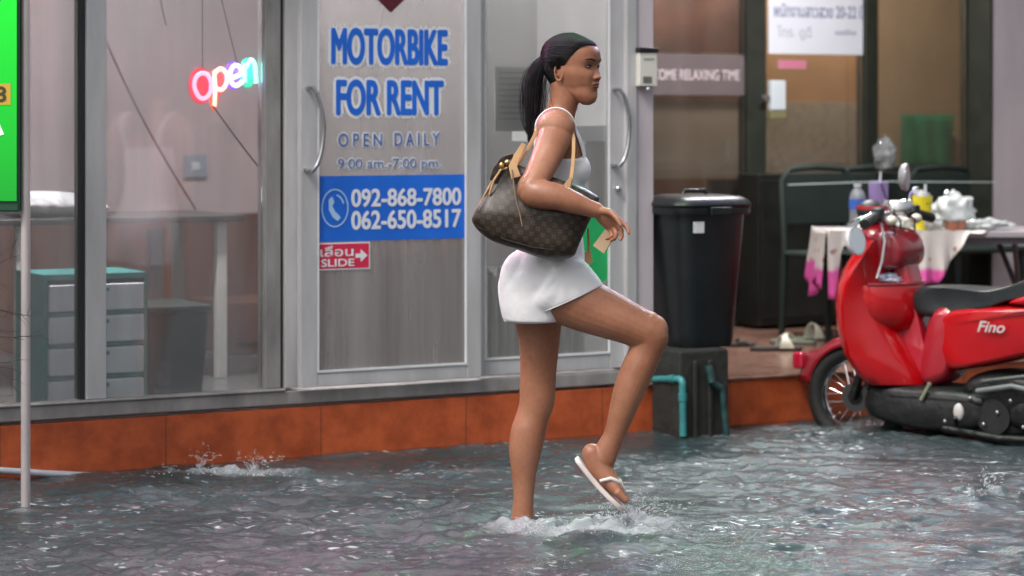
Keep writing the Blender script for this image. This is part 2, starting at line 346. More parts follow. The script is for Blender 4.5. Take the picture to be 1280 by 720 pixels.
def ring(mb, cx, cz, rx, rz, wd, y, n=40, a0=0, a1=2 * math.pi):
    ro = []
    for i in range(n + 1):
        a = a0 + (a1 - a0) * i / n; c, s_ = math.cos(a), math.sin(a)
        ro.append([(cx + rx * c, y, cz + rz * s_), (cx + (rx - wd) * c, y, cz + (rz - wd) * s_), (cx + (rx - wd) * c, y + .001, cz + (rz - wd) * s_), (cx + rx * c, y + .001, cz + rz * s_)])
    mb.loft(ro, True, True)
ring(em, cx, cz, rx, ry, .005, -.006); ring(em, cx, cz, rx * .72, ry * .72, .006, -.006, 20, R(20), R(80))
hp = [(-.45, .45), (-.2, .6), (-.05, .3), (-.2, .12), (.0, -.18), (.22, -.32), (.42, -.5), (.2, -.68), (-.15, -.5), (-.45, -.1)]
em.prism([(cx + x * rx, cz + z * ry) for x, z in hp], -.006, -.005)
em.build('phone_emblem', M('pale_blue_vinyl', (.35, .55, .8), .5), bn)
sl = band('slide_sticker', 'small red sticker with white SLIDE lettering and arrow under the blue banner', 'sticker')
s0, s1 = S(396, tz), S(462, tz); z0, z1 = ZF(429, 337, tz), ZF(429, 303, tz)
MB().box(s0, s1, -.004, 0, z0, z1).build('backing', white_vinyl, sl)
MB().box(s0 + .005, s1 - .005, -.005, -.0041, z0 + .005, z1 - .005).build('panel', red_vinyl, sl)
text_mesh('เลื่อน', white_vinyl, 'lettering', sl, (s0 + .012, -.0065, (z0 + z1) / 2 + .000), (s1 - s0) * .62, (z1 - z0) * .38, bold=.02)
text_mesh('SLIDE', white_vinyl, 'lettering', sl, (s0 + .016, -.0065, z0 + .013), (s1 - s0) * .62, (z1 - z0) * .27, bold=.03)
am = (z0 + z1) / 2
MB().prism([(s1 - .062, am + .008), (s1 - .04, am + .008), (s1 - .04, am + .024), (s1 - .012, am), (s1 - .04, am - .024), (s1 - .04, am - .008), (s1 - .062, am - .008)], -.0065, -.0051).build('arrow', white_vinyl, sl)
ht = band('hanging_ornament', 'dark red pointed ornament hanging at the very top of the lettered door', 'ornament')
sx, zz = S(487, tz), ZF(487, 16, tz)
MB().prism([(sx, zz), (sx + .055, zz + .05), (sx + .09, zz + .13), (sx + .04, zz + .17), (sx, zz + .145), (sx - .04, zz + .17), (sx - .09, zz + .13), (sx - .055, zz + .05)], -.018, -.003).build('heart', M('maroon', (.10, .01, .02), .5), ht, bevel=.004)
# small notice paper behind the right door
def pix_box(name, label, cat, px0, px1, py0, py1, t, mat, th=.004, part='sheet', bevel=0.0):
    pm = (px0 + px1) / 2; pmy = (py0 + py1) / 2
    a, b = S(px0, t), S(px1, t); zl, zh = ZF(pm, py1, t), ZF(pm, py0, t)
    o = thing(name, label, cat, F((a + b) / 2, t, zl), TH)
    MB().box(-(b - a) / 2, (b - a) / 2, -th, 0, 0, zh - zl).build(part, mat, o, bevel=bevel)
    return o, b - a, zh - zl
o, w_, h_ = pix_box('paper_notice', 'large pale paper sheet of faint lines fixed inside the right door glass', 'notice', 618, 684, 84, 164, 0.062, paper)
ln = MB()
for i in range(9): ln.box(-w_ * .42, w_ * (.25 + .15 * random.random()), -.0052, -.0042, h_ * (.9 - .09 * i), h_ * (.9 - .09 * i) + .006)
ln.build('printed_lines', M('grey_ink', (.25, .27, .28), .8), o)
o, w_, h_ = pix_box('shelf', 'white horizontal shelf board inside the right sliding door', 'shelf', 640, 770, 157, 176, 0.35, white_pl, .2, 'board')
o, w_, h_ = pix_box('green_poster', 'plain bright green sheet taped inside the right door glass behind the hand', 'poster', 724, 763, 262, 352, 0.026, M('bright_green_sheet', (.012, .34, .10), .5, noise=(5, .25)), .003, 'sheet')
# card box on the jamb
o, w_, h_ = pix_box('wall_box', 'small cream plastic box with dark cap and barcode fixed beside the door handle', 'box', 794, 816, 66, 108, -0.002, M('cream_plastic', (.60, .60, .54), .5), .035, 'case', .004)
MB().box(-w_ / 2 - .004, w_ / 2 + .004, -.04, -.001, h_, h_ + .02).build('cap', black_m, o, bevel=.003)
bc = MB()
for i in range(7): bc.box(-w_ * .3 + i * .006, -w_ * .3 + i * .006 + (.002 if i % 2 else .004), -.0365, -.0352, .012, .04)
bc.build('barcode', black_m, o)
MB().box(-w_ * .3, w_ * .3, -.0365, -.0352, h_ - .03, h_ - .022).build('printed_lines', M('grey_print', (.3, .3, .3), .7), o)
MB().sphere((0, -.03, -.012), .011).build('knob', steel, o)

# ---------------------------------------------------------------- neon sign and its wires
def glow(name, c, e): return M(name, c, .4, emit=c, estr=e)
ns_t = 0.14
nsg = thing('neon_sign', 'lit multicoloured neon sign reading open in the left shop window', 'neon sign', F(0, ns_t, 0), TH)
def NP(px, py, t=ns_t): return (S(px, t), t - ns_t, ZF(px, py, t))
def neon(nm, pts, core, halo, lab):
    pts3 = []
    for i in range(len(pts) - 1):
        for k in range(4):
            u = k / 4; p0, p1, p2, p3 = pts[max(i - 1, 0)], pts[i], pts[i + 1], pts[min(i + 2, len(pts) - 1)]
            q = [0.5 * ((2 * p1[a]) + (-p0[a] + p2[a]) * u + (2 * p0[a] - 5 * p1[a] + 4 * p2[a] - p3[a]) * u * u + (-p0[a] + 3 * p1[a] - 3 * p2[a] + p3[a]) * u ** 3) for a in (0, 1)]
            pts3.append(NP(*q))
    pts3.append(NP(*pts[-1]))
    return MB().tube(pts3, .0085, 8).build(nm, glow(lab, core, halo), nsg, smooth=True, label=lab)
neon('neon_letter', [(252, 91), (245, 97), (243, 108), (248, 120), (255, 123), (262, 117), (264, 105), (260, 94), (252, 91)], (1, .20, .30), 3.4, 'glowing pink red letter o')
neon('neon_letter', [(268, 133), (269, 110), (268, 92), (270, 90), (276, 86), (283, 92), (283, 104), (277, 112), (270, 110)], (1, .36, .28), 3.4, 'glowing orange pink letter p')
neon('neon_letter', [(289, 98), (301, 92), (300, 84), (293, 82), (288, 90), (289, 102), (295, 107), (303, 102)], (.52, .42, 1), 3.6, 'glowing violet letter e')
neon('neon_letter', [(306, 103), (306, 88), (306, 80), (308, 84), (313, 75), (318, 80), (319, 92), (320, 104)], (.22, 1, .68), 3.4, 'glowing green white letter n')
def halo(nm, cx_, cy_, c, e, lab):
    sx_, _, sz_ = NP(cx_, cy_); ld = bpy.data.lights.new('neon_light', 'POINT'); ld.energy = e; ld.color = c; ld.shadow_soft_size = .03
    lo = bpy.data.objects.new('neon_light', ld); C.objects.link(lo); lo.parent = nsg; lo.location = (sx_, .04, sz_)
halo('h', 252, 107, (1, .12, .22), 1.6, ''); halo('h', 312, 92, (.2, 1, .6), .9, '')
bk = glass('acrylic_sheet', (.95, .95, .97), film=.05, dirt=.02)
a0, b0 = NP(237, 92), NP(326, 92)
acr = M('neon_backing', (.10, .03, .06), .5)
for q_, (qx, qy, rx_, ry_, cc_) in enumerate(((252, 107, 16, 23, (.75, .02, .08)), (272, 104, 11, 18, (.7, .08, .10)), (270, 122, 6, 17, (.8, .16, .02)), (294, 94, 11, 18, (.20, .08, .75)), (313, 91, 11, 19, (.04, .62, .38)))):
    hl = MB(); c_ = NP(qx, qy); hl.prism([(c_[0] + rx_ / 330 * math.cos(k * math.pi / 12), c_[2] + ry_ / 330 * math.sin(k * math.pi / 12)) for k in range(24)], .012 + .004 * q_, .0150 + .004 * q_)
    hl.build('backing', M('neon_halo_plate', cc_, .4, emit=cc_, estr=.25), nsg)  # faintly glowing plates paint the coloured halo around each letter
wire = M('wire', (.03, .028, .03), .6)
def cable(name, label, pts, r=.0022, mat=wire):
    o = MB().tube([F(*p) if len(p) == 3 else p for p in pts], r, 6).build(name, mat, smooth=True); return tag(o, label, 'wire', 'wires in the left shop window')
def WF(px, py, t): return (S(px, t), t, ZF(px, py, t))
def sag(px0, py0, px1, py1, t, bend=0, n=10): return [WF(px0 + (px1 - px0) * i / n + bend * math.sin(math.pi * i / n), py0 + (py1 - py0) * i / n, t) for i in range(n + 1)]
cable('wire', 'thin wire the neon sign hangs from, the left of two', sag(253, -120, 253, 91, ns_t, 0))
cable('wire', 'thin slanting wire the neon sign hangs from, the right of two', sag(255, -90, 297, 82, ns_t, 0))
cable('power_cable', 'dark cable running down from the neon sign to the door edge', sag(266, 132, 396, 292, 0.115, -5, 14), .003)
cable('power_cable', 'long slack cable crossing the left window beyond the neon sign', sag(131, 48, 245, 262, 0.6, -6, 14), .005, M('faded_wire', (.16, .10, .11), .7))
cable('wire', 'short curved wire end at the top of the left window', sag(195, -60, 208, 32, 0.6, -3), .003)
# ---------------------------------------------------------------- furniture inside the left shop
def WT(px, py, t): return Vector(WF(px, py, t))
def fthing(name, label, cat, px, t, z=FL, group=None): return thing(name, label, cat, F(S(px, t), t, z), TH, group)
# table
tb_t = 1.0
tb = fthing('work_table', 'dark topped table with white legs inside the left window', 'table', 200, tb_t)
s0 = S(136, tb_t) - S(200, tb_t); s1 = S(305, tb_t) - S(200, tb_t); zt = ZF(220, 270, tb_t) - FL
MB().box(s0 - .6, s1, -.02, .6, zt - .025, zt).build('tabletop', M('dark_tabletop', (.05, .045, .04), .4, noise=(8, .3)), tb, bevel=.004)
lg = M('white_painted_leg', (.66, .67, .62), .45, noise=(10, .08))
for x in (S(279, tb_t) - S(200, tb_t), S(28, tb_t) - S(200, tb_t)):
    for y in (.03, .52):
        MB().box(x - .023, x + .023, y - .02, y + .02, 0, zt - .026).build('leg', lg, tb, bevel=.004)
# drawer tower
dr_t = 0.24
dr = fthing('drawer_tower', 'plastic drawer tower with white drawers and teal frame behind the left window', 'drawers', 118, dr_t)
a = S(55, dr_t) - S(118, dr_t); b = S(184, dr_t) - S(118, dr_t); zt2 = ZF(118, 342, dr_t) - FL
fm = MB(); fm.box(a, a + .012, 0, .34, 0, zt2); fm.box(b - .012, b, 0, .34, 0, zt2); fm.box(a + .0125, b - .0125, .0, .34, zt2 - .02, zt2); fm.box(a + .0125, b - .0125, .33, .34, 0, zt2 - .021)
nd = 4; dh = (zt2 - .03) / nd
for i in range(1, nd): fm.box(a + .0125, b - .0125, .004, .33, i * dh - .004, i * dh + .008)
fm.build('frame', teal_pl, dr)
dmat = M('translucent_drawer', (.82, .88, .92), .35, noise=(5, .1))
for i in range(nd):
    d_ = MB().box(a + .016, b - .016, -.012, .31, i * dh + .012, (i + 1) * dh - .008).build('drawer', dmat, dr, bevel=.006)
    MB().box(-.05, .05, -.024, -.0125, (i + 1) * dh - .035, (i + 1) * dh - .022).build('handle', teal_pl, d_)
# dark green crate
cr = fthing('storage_bin', 'dark green lidded storage bin beside the drawer tower', 'bin', 220, .3)
a = S(187, .3) - S(220, .3); b = S(262, .3) - S(220, .3); z3 = ZF(220, 392, .3) - FL
MB().loft([[(a + .02, .02, 0), (b - .02, .02, 0), (b - .02, .33, 0), (a + .02, .33, 0)], [(a, 0, z3), (b, 0, z3), (b, .36, z3), (a, .36, z3)]]).build('body', dgreen, cr, bevel=.012)
MB().box(a - .01, b + .01, -.01, .37, z3 + .001, z3 + .03).build('lid', dgreen, cr, bevel=.008)
# low board / brown cabinet behind
cb = fthing('brown_cabinet', 'reddish brown cabinet standing against the back wall right of the table leg', 'cabinet', 315, 1.9)
a = S(285, 1.9) - S(315, 1.9); b = S(372, 1.9) - S(315, 1.9); z4 = ZF(315, 378, 1.9) - FL
MB().box(a, b, 0, .45, 0, z4).build('body', wood_red, cb, bevel=.006)
MB().box(a + .03, b - .03, -.012, -.001, .05, z4 - .05).build('door', wood_red, cb, bevel=.004)
ff = fthing('white_post', 'slim off white post standing under the table behind the drawers', 'post', 193, 1.5)
MB().box(-.03, .03, -.03, .03, 0, ZF(193, 285, 1.5) - FL).build('post', white_pl, ff, bevel=.004)
MB().box(-.08, .08, -.08, .08, 0, .02).build('foot', white_pl, ff, bevel=.004)
pb_ = fthing('wrapped_bundle', 'white cloth bundle lying on the far left end of the table', 'bundle', 60, tb_t + .1, FL + zt + .0)
bb = MB(); bb.sphere((0, .1, .05), (.24, .16, .055), 24, 12); bb.sphere((.14, .08, .035), (.14, .12, .04), 20, 10)
bo = bb.build('cloth', M('white_cloth', (.62, .63, .64), .9, bump=(14, .9, .05)), pb_, smooth=True)
# wall socket
ws = thing('wall_socket', 'small pale blue switch plate on the pink back wall', 'switch', F(S(243, 2.49), 2.49, ZF(243, 222, 2.49)), TH)
MB().box(-.06, .06, -.012, 0, 0, .11).build('plate', M('pale_blue_plastic', (.26, .30, .36), .5), ws, bevel=.004)
MB().box(-.02, .02, -.018, -.0125, .035, .075).build('switch', white_pl, ws, bevel=.002)

# ---------------------------------------------------------------- the recessed massage shop to the right
RT = 2.0
rs = thing('neighbouring_shop', 'recessed shop with dark frames and tan walls behind glass', 'shop', F(0, RT, FL), TH)
def RS(px, t=RT): return S(px, t)
def RZ(px, py, t=RT): return ZF(px, py, t) - FL
for p0, p1 in ((935, 958), (1083, 1098), (1213, 1240), (800, 817)):
    MB().box(RS(p0), RS(p1), 0, .09, 0, 2.7).build('frame_post', dark_frame, rs, bevel=.003)
dk = MB(); dk.box(RS(700), RS(935) - .001, .02, .07, 0, .10); dk.box(RS(958) + .001, RS(1083) - .001, .02, .07, 0, .10); dk.box(RS(1098) + .001, RS(1213) - .001, .02, .07, 0, .10)
dk.build('bottom_rail', dark_frame, rs)
g3 = glass('massage_shop_glass', (.88, .86, .82), film=.06, filmcol=(.5, .45, .4), dirt=.04, refl=1.2)
for p0, p1 in ((700, 935), (958, 1083), (1098, 1213)):
    MB().box(RS(p0) + .001, RS(p1) - .001, .04, .045, .101, 2.7).build('window', g3, rs)
# interior surfaces, seen through the glass
MB().box(RS(700), RS(1400), 1.2, 1.3, 0, 2.7).build('wall', wall_tan, rs)
MB().box(RS(700), RS(1400), .091, 1.19, -.012, .0).build('floor', inner_floor, rs)
mar = M('maroon_board', (.12, .045, .035), .6, noise=(3, .5)); grb = M('grey_beige_board', (.34, .29, .25), .8, noise=(3, .1))
p_ = .35 + RT
MB().box(S(780, p_), S(945, p_), .35, .37, ZF(875, 66, p_) - FL, 2.7).build('board', mar, rs)
MB().box(S(780, p_), S(945, p_), .35, .37, ZF(875, 222, p_) - FL, ZF(875, 126, p_) - FL).build('board', grb, rs)
MB().box(S(780, p_), S(945, p_), .345, .375, ZF(875, 126, p_) - FL + .001, ZF(875, 119, p_) - FL).build('rail', wood_red, rs)
MB().box(S(780, p_), S(945, p_), .35, .37, 0, ZF(875, 223, p_) - FL).build('board', M('brown_board', (.20, .09, .05), .7, noise=(4, .2)), rs)
MB().box(S(955, p_), S(1090, p_), .35, .37, ZF(1020, 225, p_) - FL, ZF(1020, 128, p_) - FL).build('board', M('beige_gravel_board', (.36, .31, .26), .8, noise=(30, .2)), rs)
MB().box(S(955, p_), S(1090, p_), .36, .38, ZF(1020, 127, p_) - FL, 2.7).build('board', M('orange_tan_board', (.42, .24, .12), .7, noise=(3, .15)), rs)
MB().box(RS(905), RS(1240), .12, .16, 0, ZF(1090, 222, RT + .12) - FL).build('lower_panel', M('dark_lower_panel', (.02, .018, .015), .5, noise=(6, .5)), rs)
gc = thing('green_towel', 'dark green towel hanging on the tan wall behind the right glass', 'towel', F(S(1160, RT + 1.1), RT + 1.1, ZF(1160, 210, RT + 1.1)), TH)
gm = MB(); rr = [[(-.19 + .38 * i / 16, .012 * math.sin(i * 1.3 + z * 6), z) for i in range(17)] for z in [k * .04 for k in range(9)]]; gm.loft(rr, False, False)
go_ = gm.build('cloth', M('green_towel_cloth', (.03, .26, .14), .9, noise=(8, .35)), gc, smooth=True); m_ = go_.modifiers.new('th', 'SOLIDIFY'); m_.thickness = .008
# glass film band with lettering
bt = RT + .036
wb = thing('window_band', 'translucent band with pale lettering WELCOME RELAXING TIME across the left glass', 'lettering', F(0, bt, 0), TH)
film = glass('film_band', (.75, .7, .72), film=.42, filmcol=(.40, .34, .36), dirt=.04)
MB().box(S(795, bt), S(934, bt), -.002, 0, ZF(875, 119, bt), ZF(875, 68, bt)).build('film', film, wb)
text_mesh('WELCOME RELAXING TIME', M('pale_letters', (.55, .48, .50), .6), 'lettering', wb, (S(793, bt), -.004, ZF(860, 100, bt)), S(924, bt) - S(793, bt), ZF(860, 87, bt) - ZF(860, 100, bt), bold=.0)
# paper notice
nt_t = RT + .034
nn = thing('paper_notice', 'large white handbill with Thai lettering taped on the middle glass', 'notice', F(S(1022, nt_t), nt_t, ZF(1022, 68, nt_t)), TH)
hw = (S(1083, nt_t) - S(961, nt_t)) / 2; hh = ZF(1022, -60, nt_t) - ZF(1022, 68, nt_t)
MB().box(-hw, hw, -.003, 0, 0, hh).build('sheet', M('notice_paper', (.60, .62, .68), .7, noise=(3, .04)), nn)
ink = M('blue_grey_ink', (.22, .24, .34), .7); ink2 = M('faint_ink', (.42, .44, .50), .7)
u = hh / 128
text_mesh('พนักงานสาวสวย 20-22 ปี', ink, 'lettering', nn, (-hw * .90, -.005, 46 * u), hw * 1.84, 17 * u, bold=.015)
text_mesh('โทร. ดูดี', ink2, 'lettering', nn, (-hw * .82, -.005, 17 * u), hw * .68, 18 * u, bold=.01)
text_mesh('นวดไทย', ink, 'lettering', nn, (hw * .36, -.005, 25 * u), hw * .42, 7 * u, bold=.01)
text_mesh('รับสมัคร', ink, 'lettering', nn, (-hw * .6, -.005, 80 * u), hw * 1.2, 26 * u, bold=.02)
st = thing('pink_sticker', 'small faint pink sticker under the white handbill', 'sticker', F(S(990, nt_t), nt_t, ZF(990, 86, nt_t)), TH)
MB().box(-.09, .09, -.003, 0, 0, .045).build('backing', M('faded_pink', (.45, .20, .26), .7), st)
text_mesh('OPEN', M('pink_print', (.65, .10, .25), .7), 'lettering', st, (-.08, -.0045, .008), .16, .03)
# door pull / card reader
dl = thing('door_lock_box', 'pale grey lock box with keypad on the dark door post', 'lock', F(S(968, RT - .01), RT - .012, ZF(968, 138, RT)), TH)
MB().box(-.045, .045, -.04, .0, 0, .155).build('case', M('pale_grey_plastic', (.50, .55, .58), .5), dl, bevel=.006)
MB().box(-.05, .05, -.035, 0, -.045, -.001).build('base', M('olive_plastic', (.16, .15, .07), .6), dl, bevel=.004)
MB().tube([(-.05, -.02, .07), (-.10, -.03, .07)], .012, 8).build('lever', steel, dl, smooth=True)
ceiling_tube(S(1020, RT + .2), RT + .22, 2.55 + FL, 1.6, 62, (1, .90, .76), 'warm white ceiling tube inside the recessed shop')
ceiling_tube(S(980, .9), .9, 2.62 + FL, 1.2, 55, (1, .96, .95), 'white ceiling tube added under the soffit to brighten the recess')  # unseen lamp, put in to lift the light on the recessed shop
# right pillar, lilac-grey plaster
pt2 = 1.35
pl_ = thing('pillar', 'broad lilac grey plastered pillar at the right edge behind the table', 'pillar', F(S(1240, pt2), pt2, FL), TH)
MB().box(0, 1.6, 0, .16, 0, 2.5).build('shaft', pillar_m, pl_, bevel=.006)
MB().box(.0, 1.62, -.02, -.001, 0, .1).build('skirting', wall_grey, pl_)
MB().box(-.014, -.001, -.004, .165, 0, 2.5).build('side_strip', dark_frame, pl_)  # dark strip covering the pillar's left side face

# ---------------------------------------------------------------- chairs folded behind the table
def plastic_chair(px, t, label):
    o = fthing('plastic_chair', label, 'chair', px, t, group='dark plastic chairs lined up before the dark glass')
    zt_ = ZF(px, 209, t) - FL; W = .21
    bkf = MB(); pts = [(-W, .0, .40), (-W, .02, zt_ - .06), (-W + .05, .025, zt_ - .01), (0, .027, zt_), (W - .05, .025, zt_ - .01), (W, .02, zt_ - .06), (W, 0, .40)]
    bkf.tube(pts, .015, 8); bkf.build('backrest_frame', dgreen, o, smooth=True)
    MB().box(-W + .012, W - .012, .006, .016, zt_ - .28, zt_ - .03).build('backrest', dgreen, o, bevel=.004)
    MB().box(-W - .01, W + .01, -.40, .02, .40, .43).build('seat', dgreen, o, bevel=.012)
    for x in (-W, W):
        for y in (-.36, 0): MB().tube([(x, y, .40), (x * 1.08, y * 1.06, 0)], [.02, .014], 8).build('leg', dgreen, o, smooth=True)
plastic_chair(1024, 1.35, 'dark green plastic chair left of the table, its back clear of everything')
plastic_chair(1096, 1.45, 'dark green plastic chair behind the bottle on the table')
plastic_chair(1180, 1.50, 'dark green plastic chair nearest the lilac pillar')
dc = fthing('added_dark_cabinet', 'low near black cabinet added along the recessed glass to darken behind the chairs', 'cabinet', 1090, RT - .2)  # put in to make the lower background darker
a = S(948, RT - .2) - S(1090, RT - .2); b = S(1236, RT - .2) - S(1090, RT - .2); zc = ZF(1090, 216, RT - .2) - FL
ncab = M('near_black_laminate', (.010, .011, .009), .4, noise=(7, .4))
MB().box(a, b, 0, .19, .02, zc).build('body', ncab, dc, bevel=.006)
for k in range(3):
    MB().box(a + .012 + (b - a) * k / 3, a - .012 + (b - a) * (k + 1) / 3, -.014, -.001, .06, zc - .03).build('door', ncab, dc, bevel=.004)
# thin string line
o = MB().tube([F(*WF(985, 231, 1.2)), F(*WF(1100, 227, 1.2)), F(*WF(1245, 228, 1.2))], .0028, 6).build('string', M('pale_string', (.45, .55, .52), .6), smooth=True)
tag(o, 'thin pale line strung across in front of the dark chair backs', 'string')
pbg = thing('plastic_bag', 'clear grey knotted plastic bag perched on the chair backs under the green towel', 'bag', F(S(1106, 1.38), 1.38, ZF(1106, 212, 1.38)), TH)
def crumple(name, parent, r, mat, seed, c=(0, 0, 0), amp=.35, n=40, m=26):
    mb = MB(); rings = []
    for i in range(m + 1):
        a = math.pi * min(max(i / m, .01), .99); row = []
        for k in range(n):
            th = 2 * math.pi * k / n; d = Vector((math.sin(a) * math.cos(th), math.sin(a) * math.sin(th), -math.cos(a)))
            q = 1 + amp * (mnoise.noise(d * 2.2 + Vector((seed, 0, 0))) + .7 * abs(mnoise.noise(d * 5 + Vector((0, seed, 0)))) + .3 * mnoise.noise(d * 11))
            row.append((c[0] + r[0] * d.x * q, c[1] + r[1] * d.y * q, max(0.001, c[2] + r[2] * d.z * q + r[2])))
        rings.append(row)
    mb.loft(rings); return mb.build(name, mat, parent, smooth=True)
bagm = glass('clear_plastic', (.8, .83, .85), film=.35, filmcol=(.55, .6, .62), dirt=.25)
bagw = glass('white_plastic_film', (.85, .9, .9), film=.80, filmcol=(.84, .88, .88), dirt=.15)
crumple('bag_body', pbg, (.055, .05, .075), bagm, 3.1)

# ---------------------------------------------------------------- rubbish bin on its concrete plinth, pipes
bp_t = -0.20
def BZ(py, px=868, t=bp_t): return ZF(px, py, t)
pw = (S(908, bp_t) - S(846, bp_t)) / 2
plinth = thing('plinth', 'dark mossy concrete block standing in the water under the bin', 'plinth', F((S(846, bp_t) + S(908, bp_t)) / 2, bp_t, GZ), TH)
moss = M('mossy_concrete', (.013, .015, .012), .75, noise=(8, .5), bump=(35, .5))
MB().box(-pw, pw, -.02, .19, 0, BZ(437) - GZ).build('block', moss, plinth, bevel=.012)
for x_ in (-.5, .1):
    MB().box(pw * x_ , pw * x_ + .02, -.035, -.021, .02, BZ(450) - GZ).build('rib', moss, plinth, bevel=.005)
BB = BZ(437)
binn = thing('rubbish_bin', 'tall black plastic rubbish bin with dark domed lid and small white label', 'bin', F(S(868, -.03), -.03, BB), TH)
hb = BZ(264, 868, -.03) - BZ(437, 868, -.03); r0, r1 = .135, .185
bm_ = M('bin_plastic', (.006, .009, .010), .34, noise=(6, .3), bump=(30, .1))
def rrect(hx, hy, r, z, n=5):
    out = []
    for cx_, cy_, a0 in ((hx - r, hy - r, 0), (-hx + r, hy - r, 90), (-hx + r, -hy + r, 180), (hx - r, -hy + r, 270)):
        for k in range(n + 1):
            a = R(a0 + 90 * k / n); out.append((cx_ + r * math.cos(a), cy_ + r * math.sin(a), z))
    return out
MB().loft([rrect(.125, .125, .06, 0), rrect(.130, .13, .06, .02), rrect(.165, .165, .07, hb - .03), rrect(.168, .168, .07, hb)]).build('body', bm_, binn, smooth=True)
MB().loft([rrect(.182, .182, .075, hb - .028), rrect(.185, .185, .075, hb - .02), rrect(.185, .185, .075, hb + .0), rrect(.172, .172, .07, hb + .002)]).build('rim', bm_, binn, smooth=True)
ld_ = MB().loft([rrect(.186, .186, .075, hb + .003), rrect(.190, .190, .075, hb + .012), rrect(.182, .182, .075, hb + .028), rrect(.16, .16, .07, hb + .042), rrect(.11, .11, .05, hb + .05)]).build('lid', bm_, binn, smooth=True)
MB().tube([(-.06, 0, hb + .045), (-.05, 0, hb + .065), (.05, 0, hb + .065), (.06, 0, hb + .045)], .009, 8).build('handle', bm_, ld_, smooth=True)
MB().box(-.05, .05, -.20, -.186, hb - .03, hb + .004).build('latch', bm_, binn, bevel=.004)
lb = MB().box(-.115, -.065, -.171, -.1665, hb - .10, hb - .055).build('label', M('worn_white_label', (.55, .57, .58), .7, noise=(40, .15)), binn)
pvc = M('teal_pvc_pipe', (.03, .18, .19), .4, noise=(15, .35))
def ptube(name, label, cat, pts, r, mat=pvc, collar=None):
    base = Vector(pts[0]); o = thing(name, label, cat, base)
    MB().tube([Vector(p) - base for p in pts], r, 12).build('pipe', mat, o, smooth=True)
    for c0, c1 in (collar or []): MB().tube([Vector(c0) - base, Vector(c1) - base], r * 1.25, 12).build('collar', mat, o, smooth=True)
    return o
def arc(pts, r=.025):
    out = [Vector(pts[0])]
    for i in range(1, len(pts) - 1):
        a, b, c = Vector(pts[i - 1]), Vector(pts[i]), Vector(pts[i + 1]); d0 = (a - b).normalized(); d1 = (c - b).normalized()
        for k in range(6):
            u = k / 5; out.append((1 - u) ** 2 * (b + d0 * r) + 2 * u * (1 - u) * b + u * u * (b + d1 * r))
    return out + [Vector(pts[-1])]
qa = F(*WF(818, 474, -.03)); qb = F(*WF(853, 474, -.24)); qc = F(*WF(854, 545, -.24))
ptube('drain_pipe', 'teal elbow drain pipe from the orange step into the water left of the bin', 'pipe', arc([qa, qb, qc]), .0145, collar=[(qb + (qc - qb) * .25, qb + (qc - qb) * .38), (qb + (qa - qb) * .25, qb + (qa - qb) * .45)])
qa = F(*WF(886, 457, -.24)); qb = F(*WF(890, 478, -.25)); qc = F(*WF(903, 486, -.25)); qd = F(*WF(908, 545, -.25))
ptube('drain_pipe', 'worn teal pipe with dark lower bend on the front of the bin block', 'pipe', arc([qa, qb, qc, qd], .02), .014, mat=M('mossy_pipe', (.012, .045, .043), .5, noise=(30, .6)), collar=[(qa, qb)])
# grey conduit lying along the step at left
cn = [F(S(x, -.03), -.03, ZF(x, y, -.03)) for x, y in ((-60, 584), (0, 588), (60, 592), (120, 595), (175, 597), (230, 600))]
o = MB().tube(cn, .012, 12).build('conduit', M('grey_conduit', (.36, .37, .42), .4), smooth=True); tag(o, 'grey plastic conduit lying along the orange step and dipping into the water', 'pipe')

# ---------------------------------------------------------------- sandals left on the terrace
def slipper(name, label, px, py, t, rz, L, mat_s, mat_b, arch):
    o = thing(name, label, 'sandal', F(S(px, t), t, FL + .001), rz, 'sandals left on the terrace')
    out = [(-.5, .0), (-.46, .13), (-.3, .17), (0, .15), (.25, .2), (.42, .17), (.5, .05), (.49, -.06), (.40, -.16), (.2, -.18), (0, -.13), (-.3, -.16), (-.46, -.12)]
    MB().prism([(x * L, y * L) for x, y in out], 0, .018, 'z').build('sole', mat_s, o, bevel=.005)
    mb = MB(); rr = []
    for k in range(13):
        a = math.pi * k / 12; y = -.19 * L * math.cos(a); z = .012 + arch * math.sin(a) ** .8
        rr.append([(.02 * L + .02 * math.sin(a), y, z), (.30 * L - .03 * math.sin(a), y, z * .93 + .0), (.30 * L - .03 * math.sin(a), y, z * .93 + .006), (.02 * L + .02 * math.sin(a), y, z + .006)])
    mb.loft(rr).build('strap', mat_b, o, smooth=True)
soled = M('dark_sole', (.05, .045, .04), .7); cream = M('cream_strap', (.68, .68, .56), .6, noise=(20, .12)); gsole = M('greenish_sole', (.16, .18, .13), .7)
k_t = lambda px, py: ((CAMH - FL) / ((py - 150) / FPX) )
def t_floor(px, py):
    lo, hi = -.5, 4
    for _ in range(40):
        m_ = (lo + hi) / 2
        if ZF(px, py, m_) > FL: lo = m_
        else: hi = m_
    return lo
slipper('sandal', 'dark soled sandal with cream strap, front one on the pink tiles', 970, 438, t_floor(970, 438), R(8), .25, soled, cream, .052)
slipper('sandal', 'pale sandal leaning left, behind the dark soled one', 992, 430, t_floor(992, 430), R(155), .23, gsole, cream, .035)
slipper('sandal', 'pale sandal with tall rounded strap, nearest the scooter', 1010, 426, t_floor(1010, 426), R(28), .22, gsole, cream, .07)
slipper('sandal', 'dark flat sandal against the bin', 918, 433, t_floor(918, 433), R(5), .2, soled, soled, .02)

